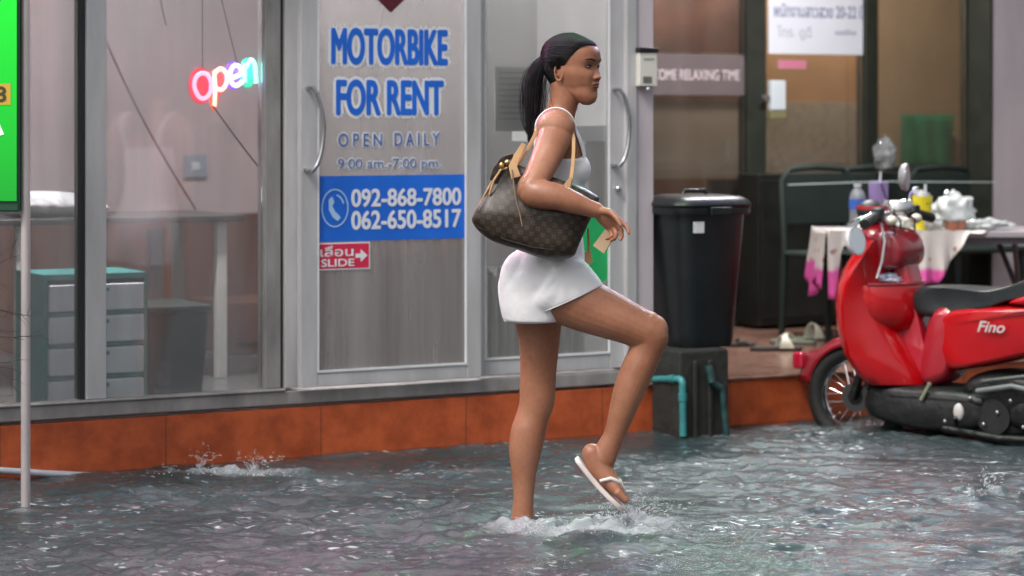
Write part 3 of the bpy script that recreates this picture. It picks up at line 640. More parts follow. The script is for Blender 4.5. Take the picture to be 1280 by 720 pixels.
# ---------------------------------------------------------------- table with cloth and the things on it
tt = .62; TZ = ZF(1100, 287, tt); YT = F(S(1022, tt), tt, 0).y; XT = P(1034, 0, YT).x
def px2(q): return P(q, 0, YT).x - XT
tab = thing('folding_table', 'folding table behind the scooter, half covered by a pink and white cloth', 'table', (XT, YT, FL), 0)
TL = px2(1330); th_ = TZ - FL
MB().box(0, TL, 0, .5, th_ - .03, th_).build('tabletop', M('grey_table_top', (.30, .28, .30), .4), tab, bevel=.005)
tm = M('table_leg_metal', (.10, .09, .10), .4, .6)
MB().box(.0, TL, .02, .05, th_ - .06, th_ - .031).build('apron', tm, tab)
for x in (.04, TL - .22):
    MB().tube([(x, .04, th_ - .03), (x + .14, .48, 0)], .013).build('leg', tm, tab, smooth=True)
    MB().tube([(x, .48, th_ - .03), (x + .14, .06, 0)], .013).build('leg', tm, tab, smooth=True)
def cloth_mat():
    m = M('printed_cloth', (.60, .56, .55), .8); n = m.node_tree.nodes; l = m.node_tree.links; b = n['Principled BSDF']
    tc = n.new('ShaderNodeTexCoord'); v = n.new('ShaderNodeTexVoronoi'); v.inputs['Scale'].default_value = 17; l.new(tc.outputs['Object'], v.inputs[0])
    r = n.new('ShaderNodeValToRGB'); r.color_ramp.elements[0].position = .12; r.color_ramp.elements[0].color = (.30, .10, .20, 1); r.color_ramp.elements[1].position = .26; r.color_ramp.elements[1].color = (.50, .47, .45, 1)
    e = r.color_ramp.elements.new(.2); e.color = (.35, .33, .22, 1); l.new(v.outputs['Distance'], r.inputs[0])
    sp = n.new('ShaderNodeSeparateXYZ'); l.new(tc.outputs['Object'], sp.inputs[0]); nz = n.new('ShaderNodeTexNoise'); nz.inputs['Scale'].default_value = 9; l.new(tc.outputs['Object'], nz.inputs[0])
    ad = n.new('ShaderNodeMath'); ad.operation = 'MULTIPLY_ADD'; ad.inputs[1].default_value = .12; l.new(nz.outputs['Fac'], ad.inputs[0]); l.new(sp.outputs[2], ad.inputs[2])
    r2 = n.new('ShaderNodeValToRGB'); r2.color_ramp.interpolation = 'LINEAR'; r2.color_ramp.elements[0].position = th_ - .115; r2.color_ramp.elements[0].color = (1, 1, 1, 1); r2.color_ramp.elements[1].position = th_ - .09; r2.color_ramp.elements[1].color = (0, 0, 0, 1); l.new(ad.outputs[0], r2.inputs[0])
    mx = n.new('ShaderNodeMixRGB'); mx.inputs[2].default_value = (.55, .07, .30, 1); l.new(r2.outputs[0], mx.inputs[0]); l.new(r.outputs[0], mx.inputs[1]); l.new(mx.outputs[0], b.inputs['Base Color'])
    return m
cm_ = cloth_mat()
cl = thing('tablecloth', 'pink bordered white printed cloth hanging over the table front', 'tablecloth', (XT, YT, FL), 0)
def hang(x0, x1, lowf, y, name, side=False):
    mb = MB(); n = 60; rows = []
    for j in range(14):
        row = []
        for i in range(n + 1):
            u = i / n; x = x0 + (x1 - x0) * u; low = lowf(u); z = th_ + .004 - (low) * (j / 13)
            yy = y - .006 - .022 * (j / 13) * (1 + math.sin(u * (x1 - x0) * 75)) - .01 * (j / 13) * math.sin(u * 23)
            row.append((x, yy, z))
        rows.append(row)
    mb.loft([[(x0 + (x1 - x0) * i / n, .3, th_ + .004) for i in range(n + 1)]] + rows, False, False)
    o = mb.build(name, cm_, cl, smooth=True); m_ = o.modifiers.new('th', 'SOLIDIFY'); m_.thickness = .002; return o
def lowB(u):
    x = u * (px2(1235)); q = 1024 + 0
    x0_, x1_, x2_ = px2(1040), px2(1160), px2(1225)
    base = .0
    if x < px2(1043): return .31
    if x < px2(1052): return .31 - .24 * (x - px2(1043)) / (px2(1052) - px2(1043))
    if x < px2(1075): return .07
    if x < px2(1125): return .12 + .1 * (x - px2(1075)) / (px2(1125) - px2(1075))
    if x < px2(1172): return .24
    return max(.012, .24 * (1 - (x - px2(1172)) / (px2(1212) - px2(1172))))
hang(0, px2(1235), lowB, 0, 'cloth')
sd_ = MB(); rr = []
for j in range(12):
    rr.append([(-.008 - .02 * j / 11 * (1 + math.sin(i * .9)), .0 + .5 * i / 24, th_ + .003 - .27 * j / 11 * (1 - .2 * math.sin(i * .3))) for i in range(25)])
o = sd_.loft(rr, False, False).build('side_fall', cm_, cl, smooth=True); m_ = o.modifiers.new('th', 'SOLIDIFY'); m_.thickness = .002
def TP(px, dt=.12): return Vector((P(px, 0, YT + dt).x, YT + dt, TZ + .006))
def hgt(py, dt=.12, px=1150): return P(px, py, YT + dt).z - TZ - .006
bo = thing('water_bottle', 'clear water bottle with a blue label on the cloth, leftmost on the table', 'bottle', TP(1072), TH)
hb2 = hgt(230); rb = .038
clearp = glass('clear_bottle', (.85, .88, .92), film=.45, filmcol=(.62, .66, .72), dirt=.05)
MB().lathe([(rb * .9, 0), (rb, .01), (rb, hb2 * .72), (rb * .8, hb2 * .82), (rb * .38, hb2 * .92), (rb * .38, hb2 * .94)], n=24).build('body', clearp, bo, smooth=True)
MB().lathe([(rb + .001, hb2 * .44), (rb + .0012, hb2 * .45), (rb + .0012, hb2 * .66), (rb + .001, hb2 * .67)], n=24, cap=False).build('label', M('blue_label', (.05, .14, .55), .4), bo, smooth=True)
MB().lathe([(.017, hb2 * .94), (.017, hb2)], n=20).build('cap', white_pl, bo, smooth=True)
pb2 = thing('purple_tumbler', 'tall lilac insulated tumbler with a straw and dark carry strap', 'tumbler', TP(1098, .2), TH)
pm = M('lilac_paint', (.30, .22, .46), .35); h_ = hgt(228, .2)
MB().lathe([(.036, 0), (.038, .005), (.046, h_ - .02), (.046, h_)], n=24).build('body', pm, pb2, smooth=True)
MB().tube([(.01, 0, h_), (.014, 0, h_ + .05)], .005, 8).build('straw', white_pl, pb2, smooth=True)
MB().tube([(-.02, -.047, h_ * .98), (0, -.055, h_ * .7), (.02, -.058, h_ * .5), (.03, -.055, h_ * .35)], .004, 6).build('strap', M('purple_strap', (.06, .03, .14), .6), pb2, smooth=True)
yc = thing('yellow_tumbler', 'bright yellow tumbler with dark spots standing on the table cloth', 'cup', TP(1153, .05), TH)
h_ = hgt(245, .05)
MB().lathe([(.034, 0), (.036, .004), (.046, h_ - .003), (.046, h_), (.043, h_), (.040, h_ - .03)], n=28).build('body', M('yellow_cup', (.70, .60, .02), .35), yc, smooth=True)
spots = MB()
for a_, z_, r_ in ((-70, .12, .005), (-100, .12, .005), (-85, .075, .006), (-60, .05, .006), (-115, .05, .005), (-75, .03, .005), (-55, .10, .004), (-120, .085, .004), (-90, .035, .004)):
    rad = .034 + .012 * z_ / h_ + .0012; c_, s_ = math.cos(R(a_)), math.sin(R(a_))
    spots.sphere((rad * c_, rad * s_, z_), (r_, .002, r_), 8, 6)
spots.build('spots', M('olive_spots', (.16, .13, .02), .5), yc)
MB().tube([(.012, 0, h_ * .5), (.018, 0, h_ + .055)], .006, 8).build('straw', white_pl, yc, smooth=True)
MB().lathe([(.040, h_ - .004), (.036, h_ + .012), (.02, h_ + .02)], n=24).build('lid', clearp, yc, smooth=True)
b1 = thing('plastic_bag', 'big knotted whitish carrier bag bulging right of the yellow tumbler', 'bag', TP(1192, .16), TH)
crumple('bag_body', b1, (.098, .075, .080), bagw, 1.3, amp=.30)
MB().tube([(-.03, 0, .12), (-.055, -.01, .165), (-.04, 0, .175), (-.02, 0, .13)], [.012, .008, .008, .012], 8).build('knot', bagw, b1, smooth=True)
b2 = thing('plastic_bag', 'small crumpled white bag in front of the tumblers', 'bag', TP(1168, .02), TH)
crumple('bag_body', b2, (.05, .035, .034), bagw, 5.3, amp=.35)
b3 = thing('plastic_bag', 'flat clear plastic bag trailing to the right end of the table', 'bag', TP(1232, .10), TH)
crumple('bag_body', b3, (.13, .06, .022), bagw, 8.1, amp=.5)
b4 = thing('plastic_bag', 'crumpled clear bag left of the yellow tumbler', 'bag', TP(1126, .12), TH)
crumple('bag_body', b4, (.055, .045, .034), bagw, 11.1, amp=.4)
fb = thing('food_box', 'small clear tub of reddish food between the white bags', 'tub', TP(1194, .03), TH)
MB().loft([rrect(.036, .03, .01, 0), rrect(.042, .035, .01, .04)]).build('tub', M('reddish_food', (.42, .16, .10), .5, noise=(30, .4)), fb, smooth=True)
MB().loft([rrect(.045, .038, .01, .0405), rrect(.045, .038, .01, .045)]).build('lid', clearp, fb, smooth=True)
cgl = thing('glass_jar', 'small clear jar with a pale lid behind the yellow tumbler', 'jar', TP(1148, .25), TH)
MB().lathe([(.03, 0), (.032, .01), (.032, .12), (.02, .15)], n=20).build('body', clearp, cgl, smooth=True)
MB().lathe([(.022, .15), (.022, .175)], n=20).build('lid', white_pl, cgl, smooth=True)

# ---------------------------------------------------------------- green street sign on a pole at far left, twigs
PY = 7.86
pole = thing('sign_pole', 'thin galvanised pole standing in the water at the left edge', 'pole', (P(32, 635, PY).x, PY, GZ), 0)
MB().tube([(0, 0, 0), (0, 0, 3.4)], .0155, 16).build('tube', M('galvanised_pink_grey', (.50, .45, .45), .4, .3, noise=(10, .2), stretch=(1, 1, .2)), pole, smooth=True)
MB().lathe([(.06, 0), (.06, .02), (.02, .03)], n=20).build('base', alu_d, pole, smooth=True)
gs = thing('green_sign', 'tall backlit bright green sign with white arrow at the left edge', 'sign', (P(-15, 262, PY - .0).x, PY, P(0, 264, PY).z), 0)
GW = P(27, 0, PY).x - P(-15, 0, PY).x; zh = P(0, -260, PY).z - P(0, 264, PY).z
MB().box(-.45, GW, -.045, .045, 0, zh).build('case', M('dark_green_case', (.01, .06, .03), .5), gs, bevel=.006)
gem = bpy.data.materials.new('lit_green_face'); gem.use_nodes = True
n = gem.node_tree.nodes; l = gem.node_tree.links; b = n['Principled BSDF']; b.inputs['Base Color'].default_value = (.01, .3, .03, 1); b.inputs['Roughness'].default_value = .3
tc = n.new('ShaderNodeTexCoord'); sp = n.new('ShaderNodeSeparateXYZ'); l.new(tc.outputs['Object'], sp.inputs[0])
mr = n.new('ShaderNodeMapRange'); mr.inputs['From Min'].default_value = .02; mr.inputs['From Max'].default_value = .75; mr.inputs['To Min'].default_value = .07; mr.inputs['To Max'].default_value = .42; l.new(sp.outputs[2], mr.inputs[0])
b.inputs['Emission Color'].default_value = (.0, 1, .025, 1); l.new(mr.outputs[0], b.inputs['Emission Strength'])
MB().box(-.44, GW - .006, -.052, -.046, .035, zh - .02).build('face', gem, gs)
ay = P(0, 160, PY).z - P(0, 264, PY).z
MB().prism([(P(-15 + 0, 0, PY).x * 0 - .06, ay - .055), (.063, ay - .02), (.040, ay + .035), (-.06, ay + .08)], -.055, -.0525).build('arrow', M('lit_white', (.7, .75, .6), .5, emit=(.9, 1, .8), estr=.55), gs)
ey = P(0, 118, PY).z - P(0, 264, PY).z
MB().box(.02, .085, -.055, -.0525, ey - .034, ey + .034).build('emblem', M('ochre_panel', (.35, .22, .03), .5, emit=(.5, .3, .03), estr=.35), gs)
text_mesh('8', M('dark_print', (.06, .05, .02), .6), 'lettering', gs, (.036, -.057, ey - .024), .034, .048, bold=.04)
tw = thing('bare_shrub', 'bare dark twigs of a shrub poking in beside the pole', 'shrub', (P(-40, 640, 7.6).x, 7.6, GZ), 0)
twm = M('twig_bark', (.035, .028, .022), .8); base = Vector(tw.location)
def twig(mb, p0, d, L, r, depth):
    pts = [Vector(p0)]; dd = Vector(d)
    for i in range(6):
        dd = (dd + Vector((random.uniform(-.25, .25), random.uniform(-.15, .15), random.uniform(-.22, .22)))).normalized(); pts.append(pts[-1] + dd * L / 6)
    mb.tube(pts, [r * (1 - .13 * i) for i in range(7)], 6)
    if depth:
        for k in (2, 3, 5): twig(mb, pts[k], (dd + Vector((random.uniform(-.9, .9), random.uniform(-.4, .4), random.uniform(-.6, .9)))).normalized(), L * .5, r * .55, depth - 1)
mb = MB(); mb.tube([(0, 0, 0), (-.02, 0, .4), (-.01, 0, .7), (-.03, 0, 1.0)], [.014, .012, .01, .007], 8)
mb.build('stem', twm, tw, smooth=True)
mb = MB(); random.seed(12)
for z_ in (.62, .7, .78, .86): twig(mb, (-.02, 0, z_), (1, -.1, random.uniform(-.2, .3)), .20, .0035, 2)
twig(mb, (-.01, 0, .75), (-.5, 0, .6), .4, .006, 2)
mb.build('twigs', twm, tw, smooth=True)
# ---------------------------------------------------------------- flood water: real waves, foam where it is stirred up, glint flecks painted in
def axis(lo, hi, step, out_lo, out_hi):
    a = list(np.arange(lo, hi + 1e-6, step)); s = step; x = hi
    while x < out_hi: s *= 1.18; x += s; a.append(x)
    s = step; x = lo
    while x > out_lo: s *= 1.18; x -= s; a.insert(0, x)
    return np.array(a)
wx = axis(-2.1, 2.3, .0105, -60, 60); wy = axis(4.4, 10.7, .0082, -40, 70)
X, Y = np.meshgrid(wx, wy)
def waves(X, Y, seed, n, lmin, lmax, amp, spread=.9, direction=math.pi / 2, p=1.25):
    r = np.random.default_rng(seed); Z = np.zeros_like(X)
    for i in range(n):
        L = math.exp(r.uniform(math.log(lmin), math.log(lmax))); a = direction + r.normal(0, spread); k = 2 * math.pi / L
        Z += (L / lmax) ** p * np.sin(k * (X * math.cos(a) + Y * math.sin(a)) + r.uniform(0, 6.28))
    return amp * Z / math.sqrt(n)
wxp = X + .05 * waves(X, Y, 1, 8, .5, 1.6, 1); wyp = Y + .04 * waves(X, Y, 2, 8, .4, 1.3, 1)
B = waves(wxp, wyp, 3, 40, .25, 1.1, .013, .7)
Mi = waves(wxp, wyp, 4, 110, .055, .26, .0160, .52)
Sm = waves(wxp + .5 * Mi, wyp, 5, 80, .024, .085, .0050, .75)
mod = .5 + .5 * np.tanh(1.6 * waves(X, Y, 6, 18, .35, 1.6, 1, 1.5) + .9 * np.clip((7.9 - Y) / .8, 0, 1) * (X < .2))
Z = B + Mi * (.38 + .95 * mod) + Sm * (.25 + 1.15 * mod)
Z = Z - .25 * np.abs(Mi) 
def gauss(x, y, sx, sy, rot=0):
    dx, dy = X - x, Y - y; c, s_ = math.cos(rot), math.sin(rot); u, v = dx * c + dy * s_, -dx * s_ + dy * c
    return np.exp(-(u / sx) ** 2 / 2 - (v / sy) ** 2 / 2)
foam = np.zeros_like(X)
def W0(px, py): Yq = CAMH * FPX / (py - 150); return ((px - 640) / FPX * Yq, Yq)
rough_n = waves(X, Y, 8, 90, .028, .11, 1, 3.0, p=.6)
for px, py, sx, sy, h, f in ((785, 652, .12, .08, .034, 1.1), (745, 664, .20, .08, .022, .95), (656, 658, .10, .08, .020, .95), (700, 662, .14, .07, .012, .8), (1232, 612, .06, .05, .035, .45), (290, 592, .20, .05, .030, .75), (580, 590, .12, .05, .012, .4),
                          (905, 545, .08, .05, .02, .5), (32, 640, .05, .04, .012, .5), (1235, 590, .14, .10, .0, .15), (520, 640, .3, .12, .0, .22), (1100, 680, .35, .12, .0, .2), (420, 680, .4, .1, .0, .12), (900, 600, .3, .12, 0, .12)):
    x_, y_ = W0(px, py); g_ = gauss(x_, y_, sx, sy)
    Z += h * g_ * (.35 + .42 * rough_n); foam = np.maximum(foam, f * g_)
crest = np.clip((Z - .016) / .03, 0, 1) * .35
foam = np.clip(foam + crest, 0, 1)
far = np.clip((np.hypot(X, Y - 7) - 6) / 8, 0, 1); Z *= (1 - far)
ny, nx = X.shape
me = bpy.data.meshes.new('flood_water'); V = np.stack([X, Y, Z], -1).reshape(-1, 3)
ii = np.arange(nx - 1)[None, :] + nx * np.arange(ny - 1)[:, None]
Fq = np.stack([ii, ii + 1, ii + nx + 1, ii + nx], -1).reshape(-1, 4)
me.vertices.add(len(V)); me.vertices.foreach_set('co', V.reshape(-1).astype(np.float32))
me.loops.add(Fq.size); me.loops.foreach_set('vertex_index', Fq.reshape(-1).astype(np.int32))
me.polygons.add(len(Fq)); me.polygons.foreach_set('loop_start', (np.arange(len(Fq)) * 4).astype(np.int32)); me.polygons.foreach_set('loop_total', np.full(len(Fq), 4, np.int32))
me.update(calc_edges=True)
me.polygons.foreach_set('use_smooth', np.ones(len(Fq), bool))
at = me.attributes.new('foam', 'FLOAT', 'POINT'); at.data.foreach_set('value', foam.reshape(-1).astype(np.float32))
wm = bpy.data.materials.new('murky_flood_water'); wm.use_nodes = True
n = wm.node_tree.nodes; l = wm.node_tree.links; b = n['Principled BSDF']
b.inputs['Roughness'].default_value = .07; b.inputs['IOR'].default_value = 1.33; b.inputs['Specular IOR Level'].default_value = .5
tc = n.new('ShaderNodeTexCoord')
t1 = n.new('ShaderNodeTexNoise'); t1.inputs['Scale'].default_value = 2.2; t1.inputs['Detail'].default_value = 4; l.new(tc.outputs['Object'], t1.inputs[0])
r1 = n.new('ShaderNodeValToRGB'); r1.color_ramp.elements[0].position = .35; r1.color_ramp.elements[0].color = (.020, .031, .033, 1); r1.color_ramp.elements[1].position = .68; r1.color_ramp.elements[1].color = (.044, .056, .060, 1)
l.new(t1.outputs['Fac'], r1.inputs[0])
aa = n.new('ShaderNodeAttribute'); aa.attribute_name = 'foam'
mp = n.new('ShaderNodeMapping'); mp.inputs['Scale'].default_value = (1, 1.8, 1); l.new(tc.outputs['Object'], mp.inputs[0])
t2 = n.new('ShaderNodeTexNoise'); t2.inputs['Scale'].default_value = 45; t2.inputs['Detail'].default_value = 8; t2.inputs['Roughness'].default_value = .75; l.new(mp.outputs[0], t2.inputs[0])
ad = n.new('ShaderNodeMath'); ad.operation = 'MULTIPLY_ADD'; ad.inputs[1].default_value = .95; l.new(aa.outputs['Fac'], ad.inputs[0]); l.new(t2.outputs['Fac'], ad.inputs[2])
mr = n.new('ShaderNodeMapRange'); mr.inputs['From Min'].default_value = .70; mr.inputs['From Max'].default_value = 1.35; mr.inputs['To Max'].default_value = .62; l.new(ad.outputs[0], mr.inputs[0])
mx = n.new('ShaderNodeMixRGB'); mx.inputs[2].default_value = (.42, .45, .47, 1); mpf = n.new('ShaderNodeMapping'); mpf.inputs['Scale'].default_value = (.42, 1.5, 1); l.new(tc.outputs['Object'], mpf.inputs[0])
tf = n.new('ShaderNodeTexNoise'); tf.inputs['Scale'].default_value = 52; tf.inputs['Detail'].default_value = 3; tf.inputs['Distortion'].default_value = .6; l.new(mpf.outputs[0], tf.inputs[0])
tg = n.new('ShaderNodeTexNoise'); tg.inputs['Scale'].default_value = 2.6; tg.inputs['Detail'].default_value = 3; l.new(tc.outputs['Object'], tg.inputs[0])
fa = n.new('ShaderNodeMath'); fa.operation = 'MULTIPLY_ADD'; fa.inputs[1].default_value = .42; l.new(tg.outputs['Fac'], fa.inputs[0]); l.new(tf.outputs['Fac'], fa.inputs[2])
fr_ = n.new('ShaderNodeMapRange'); fr_.inputs['From Min'].default_value = .86; fr_.inputs['From Max'].default_value = .945; fr_.inputs['To Max'].default_value = .8; l.new(fa.outputs[0], fr_.inputs[0])  # pale streak flecks in the water colour imitate light glints
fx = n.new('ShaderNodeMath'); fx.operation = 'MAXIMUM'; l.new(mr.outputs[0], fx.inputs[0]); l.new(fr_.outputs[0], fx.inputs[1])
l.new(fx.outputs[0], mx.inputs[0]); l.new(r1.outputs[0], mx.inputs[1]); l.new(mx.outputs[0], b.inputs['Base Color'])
rg = n.new('ShaderNodeMapRange'); rg.inputs['To Min'].default_value = .035; rg.inputs['To Max'].default_value = .5; l.new(mr.outputs[0], rg.inputs[0]); l.new(rg.outputs[0], b.inputs['Roughness'])
t3 = n.new('ShaderNodeTexNoise'); t3.inputs['Scale'].default_value = 30; t3.inputs['Detail'].default_value = 6; t3.inputs['Roughness'].default_value = .65; l.new(mp.outputs[0], t3.inputs[0])
bp = n.new('ShaderNodeBump'); bp.inputs['Strength'].default_value = .6; bp.inputs['Distance'].default_value = .010; l.new(t3.outputs['Fac'], bp.inputs['Height']); l.new(bp.outputs[0], b.inputs['Normal'])
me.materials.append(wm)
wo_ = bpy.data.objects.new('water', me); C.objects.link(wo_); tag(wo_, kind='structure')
def wz(x, y):
    i = np.searchsorted(wx, x); j = np.searchsorted(wy, y); return float(Z[j, i])
# spray thrown up by the feet and at the step: one uncountable mass of drops
random.seed(5)
sm_ = M('spray_water', (.62, .65, .68), .15, spec=.8, alpha=.75); mb = MB()
for px, py, cnt, sx, sz, sy in ((785, 640, 420, .055, .04, .06), (765, 655, 330, .10, .018, .07), (656, 655, 130, .05, .012, .05), (245, 585, 40, .10, .03, .03), (310, 588, 50, .09, .025, .03), (700, 660, 30, .09, .010, .05), (1232, 610, 30, .05, .02, .05)):
    x_, y_ = W0(px, py + 12)
    for _ in range(cnt):
        u, v = random.gauss(0, 1), random.gauss(0, 1); z_ = abs(random.gauss(0, 1)) * sz
        r_ = random.uniform(.0006, .0017) * (1.3 if z_ < sz * .5 else .8)
        mb.sphere((x_ + u * sx, y_ + v * sy, .012 + z_), (r_ * random.uniform(.8, 1.7), r_, r_ * random.uniform(.7, 1.6)), 6, 4)
for px, py, cnt, vx, vz in ((780, 655, 170, .11, .075), (795, 650, 140, .12, .05), (660, 662, 80, .07, .03), (250, 588, 70, .06, .07), (315, 590, 110, .09, .055), (1232, 612, 50, .05, .05)):
    x_, y_ = W0(px, py)
    for _ in range(cnt):
        u = random.uniform(-.6, 1.2); e = random.random() ** 1.4; px_, pz_ = vx * u * e, vz * e * (1.15 - .4 * abs(u)) * 1.1; d_ = Vector((u * .9, random.uniform(-.4, .4), (1 - e) * 1.2 - .3)).normalized()
        c_ = Vector((x_ + px_ * 1.3, y_ + random.gauss(0, .045), .012 + pz_)); L_ = random.uniform(.002, .008)
        mb.tube([c_ - d_ * L_, c_, c_ + d_ * L_], [.0003, random.uniform(.0007, .0014), .0004], 5)
o = mb.build('water_spray', sm_, smooth=True); tag(o, kind='stuff')

# ---------------------------------------------------------------- unseen stand-in signs and tubes above the picture, added for glints in the water
def stand_in_light_box(label, pxs, z0, z1, col, strength, t=-.16):
    o = thing('stand_in_light_box', label, 'stand-in light', F(S(pxs[0], t), t, z0), TH, 'stand-in lights added over the shopfronts')
    L = S(pxs[1], t) - S(pxs[0], t)
    MB().box(0, L, 0, .09, 0, z1 - z0).build('case', black_m, o, bevel=.006)
    m = M('lit_' + label.split()[1], tuple(c * .5 for c in col), .4, emit=col, estr=strength)
    MB().box(.02, L - .02, -.006, -.001, .02, z1 - z0 - .02).build('panel', m, o)
stand_in_light_box('square magenta stand-in light box over the lettered door', (150, 520), 2.05, 2.5, (1, .05, .40), 10)
stand_in_light_box('square green stand-in light box over the bin', (680, 990), 2.5, 3.0, (.04, 1, .20), 8)
stand_in_light_box('small violet stand-in light box over the scooter', (1000, 1150), 2.5, 3.1, (.32, .08, 1), 10)
stand_in_light_box('long white stand-in light box over the left window', (-260, 90), 2.0, 2.45, (.9, .95, 1), 8)
stand_in_light_box('tall white stand-in light box over the right door', (550, 640), 2.6, 3.2, (.9, .95, 1), 8)
stand_in_light_box('long white stand-in light box near the pillar', (1200, 1500), 2.6, 3.0, (.88, 1, .96), 6)
stand_in_light_box('high white stand-in light box on the upper wall', (100, 700), 4.0, 4.5, (.95, .97, 1), 8)
def stand_in_row(label, pxs, zs, col, strength, r=.011, t=-.18):  # thin bright tubes out of view, added to scatter glints on the waves
    o = thing('stand_in_tubes', label, 'neon light', F(S(pxs[0], t), t, zs[0]), TH, 'stand-in tubes added over the shopfronts')
    L = S(pxs[1], t) - S(pxs[0], t); m = M('lit_neon_' + label.split()[0], tuple(c * .5 for c in col), .4, emit=col, estr=strength)
    for z_ in zs: MB().tube([(0, 0, z_ - zs[0]), (L, 0, z_ - zs[0])], r, 8).build('tube', m, o, smooth=True)
    for x_ in (.05, L - .05): MB().box(x_ - .02, x_ + .02, .012, .118, -.03, zs[-1] - zs[0] + .03).build('bracket', black_m, o)
stand_in_row('cool white stand-in neon tubes above the left window', (-300, 330), (2.56, 2.66, 2.76), (.85, .95, 1), 75, .008)
stand_in_row('pink stand-in neon tubes above the magenta light box', (160, 520), (2.86, 2.96), (1, .06, .50), 42)
stand_in_row('bright white stand-in neon tubes above both sliding doors', (340, 800), (3.3, 3.42, 3.54), (.9, .95, 1), 70, .008)
stand_in_row('green stand-in neon tubes above the green light box', (660, 1010), (3.08, 3.18), (.05, 1, .22), 40)
stand_in_row('pale white stand-in neon tubes above the terrace', (820, 1500), (3.3, 3.42, 3.7), (.85, 1, .95), 55, .008)
stand_in_row('violet stand-in neon tubes above the terrace light box', (1010, 1300), (3.18, 3.24), (.4, .10, 1), 42)
# ---------------------------------------------------------------- the woman
def skin_mat():
    m = M('skin', (.30, .13, .07), .38, sss=.12, spec=.5, bump=(260, .12, .002)); n = m.node_tree.nodes; l = m.node_tree.links; b = n['Principled BSDF']
    tc = n.new('ShaderNodeTexCoord'); t = n.new('ShaderNodeTexNoise'); t.inputs['Scale'].default_value = 11; t.inputs['Detail'].default_value = 6; l.new(tc.outputs['Object'], t.inputs[0])
    r = n.new('ShaderNodeValToRGB'); r.color_ramp.elements[0].position = .3; r.color_ramp.elements[0].color = (.265, .105, .056, 1); r.color_ramp.elements[1].position = .75; r.color_ramp.elements[1].color = (.37, .165, .097, 1)
    l.new(t.outputs['Fac'], r.inputs[0]); l.new(r.outputs[0], b.inputs['Base Color']); b.inputs['Coat Weight'].default_value = .04; b.inputs['Coat Roughness'].default_value = .35
    t2 = n.new('ShaderNodeTexNoise'); t2.inputs['Scale'].default_value = 75; t2.inputs['Detail'].default_value = 4; l.new(tc.outputs['Object'], t2.inputs[0])
    mx = n.new('ShaderNodeMixRGB'); mx.blend_type = 'OVERLAY'; mx.inputs[0].default_value = .18; l.new(r.outputs[0], mx.inputs[1]); l.new(t2.outputs['Fac'], mx.inputs[2]); l.new(mx.outputs[0], b.inputs['Base Color'])
    t3 = n.new('ShaderNodeTexNoise'); t3.inputs['Scale'].default_value = 18; t3.inputs['Detail'].default_value = 8; l.new(tc.outputs['Object'], t3.inputs[0])
    q = n.new('ShaderNodeMapRange'); q.inputs['From Min'].default_value = .35; q.inputs['From Max'].default_value = .65; q.inputs['To Min'].default_value = .34; q.inputs['To Max'].default_value = .60; l.new(t3.outputs['Fac'], q.inputs[0]); l.new(q.outputs[0], b.inputs['Roughness'])
    return m
skin = skin_mat()
PYW = 7.54
base_p = Vector((P(655, 655, 7.6).x, 7.6, GZ))
def mpp(Y): return Y / FPX
def limb(mb, st, n=24, ends=(True, True)):
    """st: (px, py, Y, r_px in the picture plane, r_m across). Elliptical sections at right angles to the limb."""
    c = [P(a[0], a[1], a[2]) for a in st]; rings = []
    # smooth the stations with Catmull-Rom
    S_ = []
    for i in range(len(st) - 1):
        for k in range(4):
            u = k / 4; i0, i1, i2, i3 = max(i - 1, 0), i, i + 1, min(i + 2, len(st) - 1)
            cr = lambda A, B_, C_, D: .5 * (2 * B_ + (C_ - A) * u + (2 * A - 5 * B_ + 4 * C_ - D) * u * u + (3 * B_ - A - 3 * C_ + D) * u ** 3)
            S_.append((cr(c[i0], c[i1], c[i2], c[i3]), cr(st[i0][3], st[i1][3], st[i2][3], st[i3][3]) * mpp(st[i1][2]), cr(st[i0][4], st[i1][4], st[i2][4], st[i3][4])))
    S_.append((c[-1], st[-1][3] * mpp(st[-1][2]), st[-1][4]))
    def ring(cc, t, a, b_):
        n1 = Vector((0, 1, 0)).cross(t); n1.normalize(); n2 = t.cross(n1).normalized()
        return [cc + n1 * math.cos(2 * math.pi * k / n) * a + n2 * math.sin(2 * math.pi * k / n) * b_ for k in range(n)]
    for i, (cc, a, b_) in enumerate(S_):
        t = (S_[min(i + 1, len(S_) - 1)][0] - S_[max(i - 1, 0)][0]).normalized()
        if i == 0 and ends[0]:
            for q in (.95, .7, .35): rings.append(ring(cc - t * a * q, t, a * math.sqrt(1 - q * q), b_ * math.sqrt(1 - q * q)))
        rings.append(ring(cc, t, a, b_))
        if i == len(S_) - 1 and ends[1]:
            for q in (.35, .7, .95): rings.append(ring(cc + t * a * q, t, a * math.sqrt(1 - q * q), b_ * math.sqrt(1 - q * q)))
    mb.loft(rings); return mb
def trunk(mb, st, n=40, e=2.4, add=0.0, caps=True):
    """st: (px, py, r_px fore-and-aft, r_m across) horizontal sections"""
    rings = []; S_ = []
    for i in range(len(st) - 1):
        for k in range(4):
            u = k / 4; A, B_, C_, D = [np.array(st[j], float) for j in (max(i - 1, 0), i, i + 1, min(i + 2, len(st) - 1))]
            S_.append(.5 * (2 * B_ + (C_ - A) * u + (2 * A - 5 * B_ + 4 * C_ - D) * u * u + (3 * B_ - A - 3 * C_ + D) * u ** 3))
    S_.append(np.array(st[-1], float))
    for px, py, r, w_ in S_:
        c = P(px, py, PYW); r = r * mpp(PYW) + add; w2 = w_ + add; row = []
        for k in range(n):
            a = 2 * math.pi * k / n; ca, sa = math.cos(a), math.sin(a)
            row.append(c + Vector((abs(ca) ** (2 / e) * r * (1 if ca > 0 else -1), abs(sa) ** (2 / e) * w2 * (1 if sa > 0 else -1), 0)))
        rings.append(row)
    mb.loft(rings); return mb
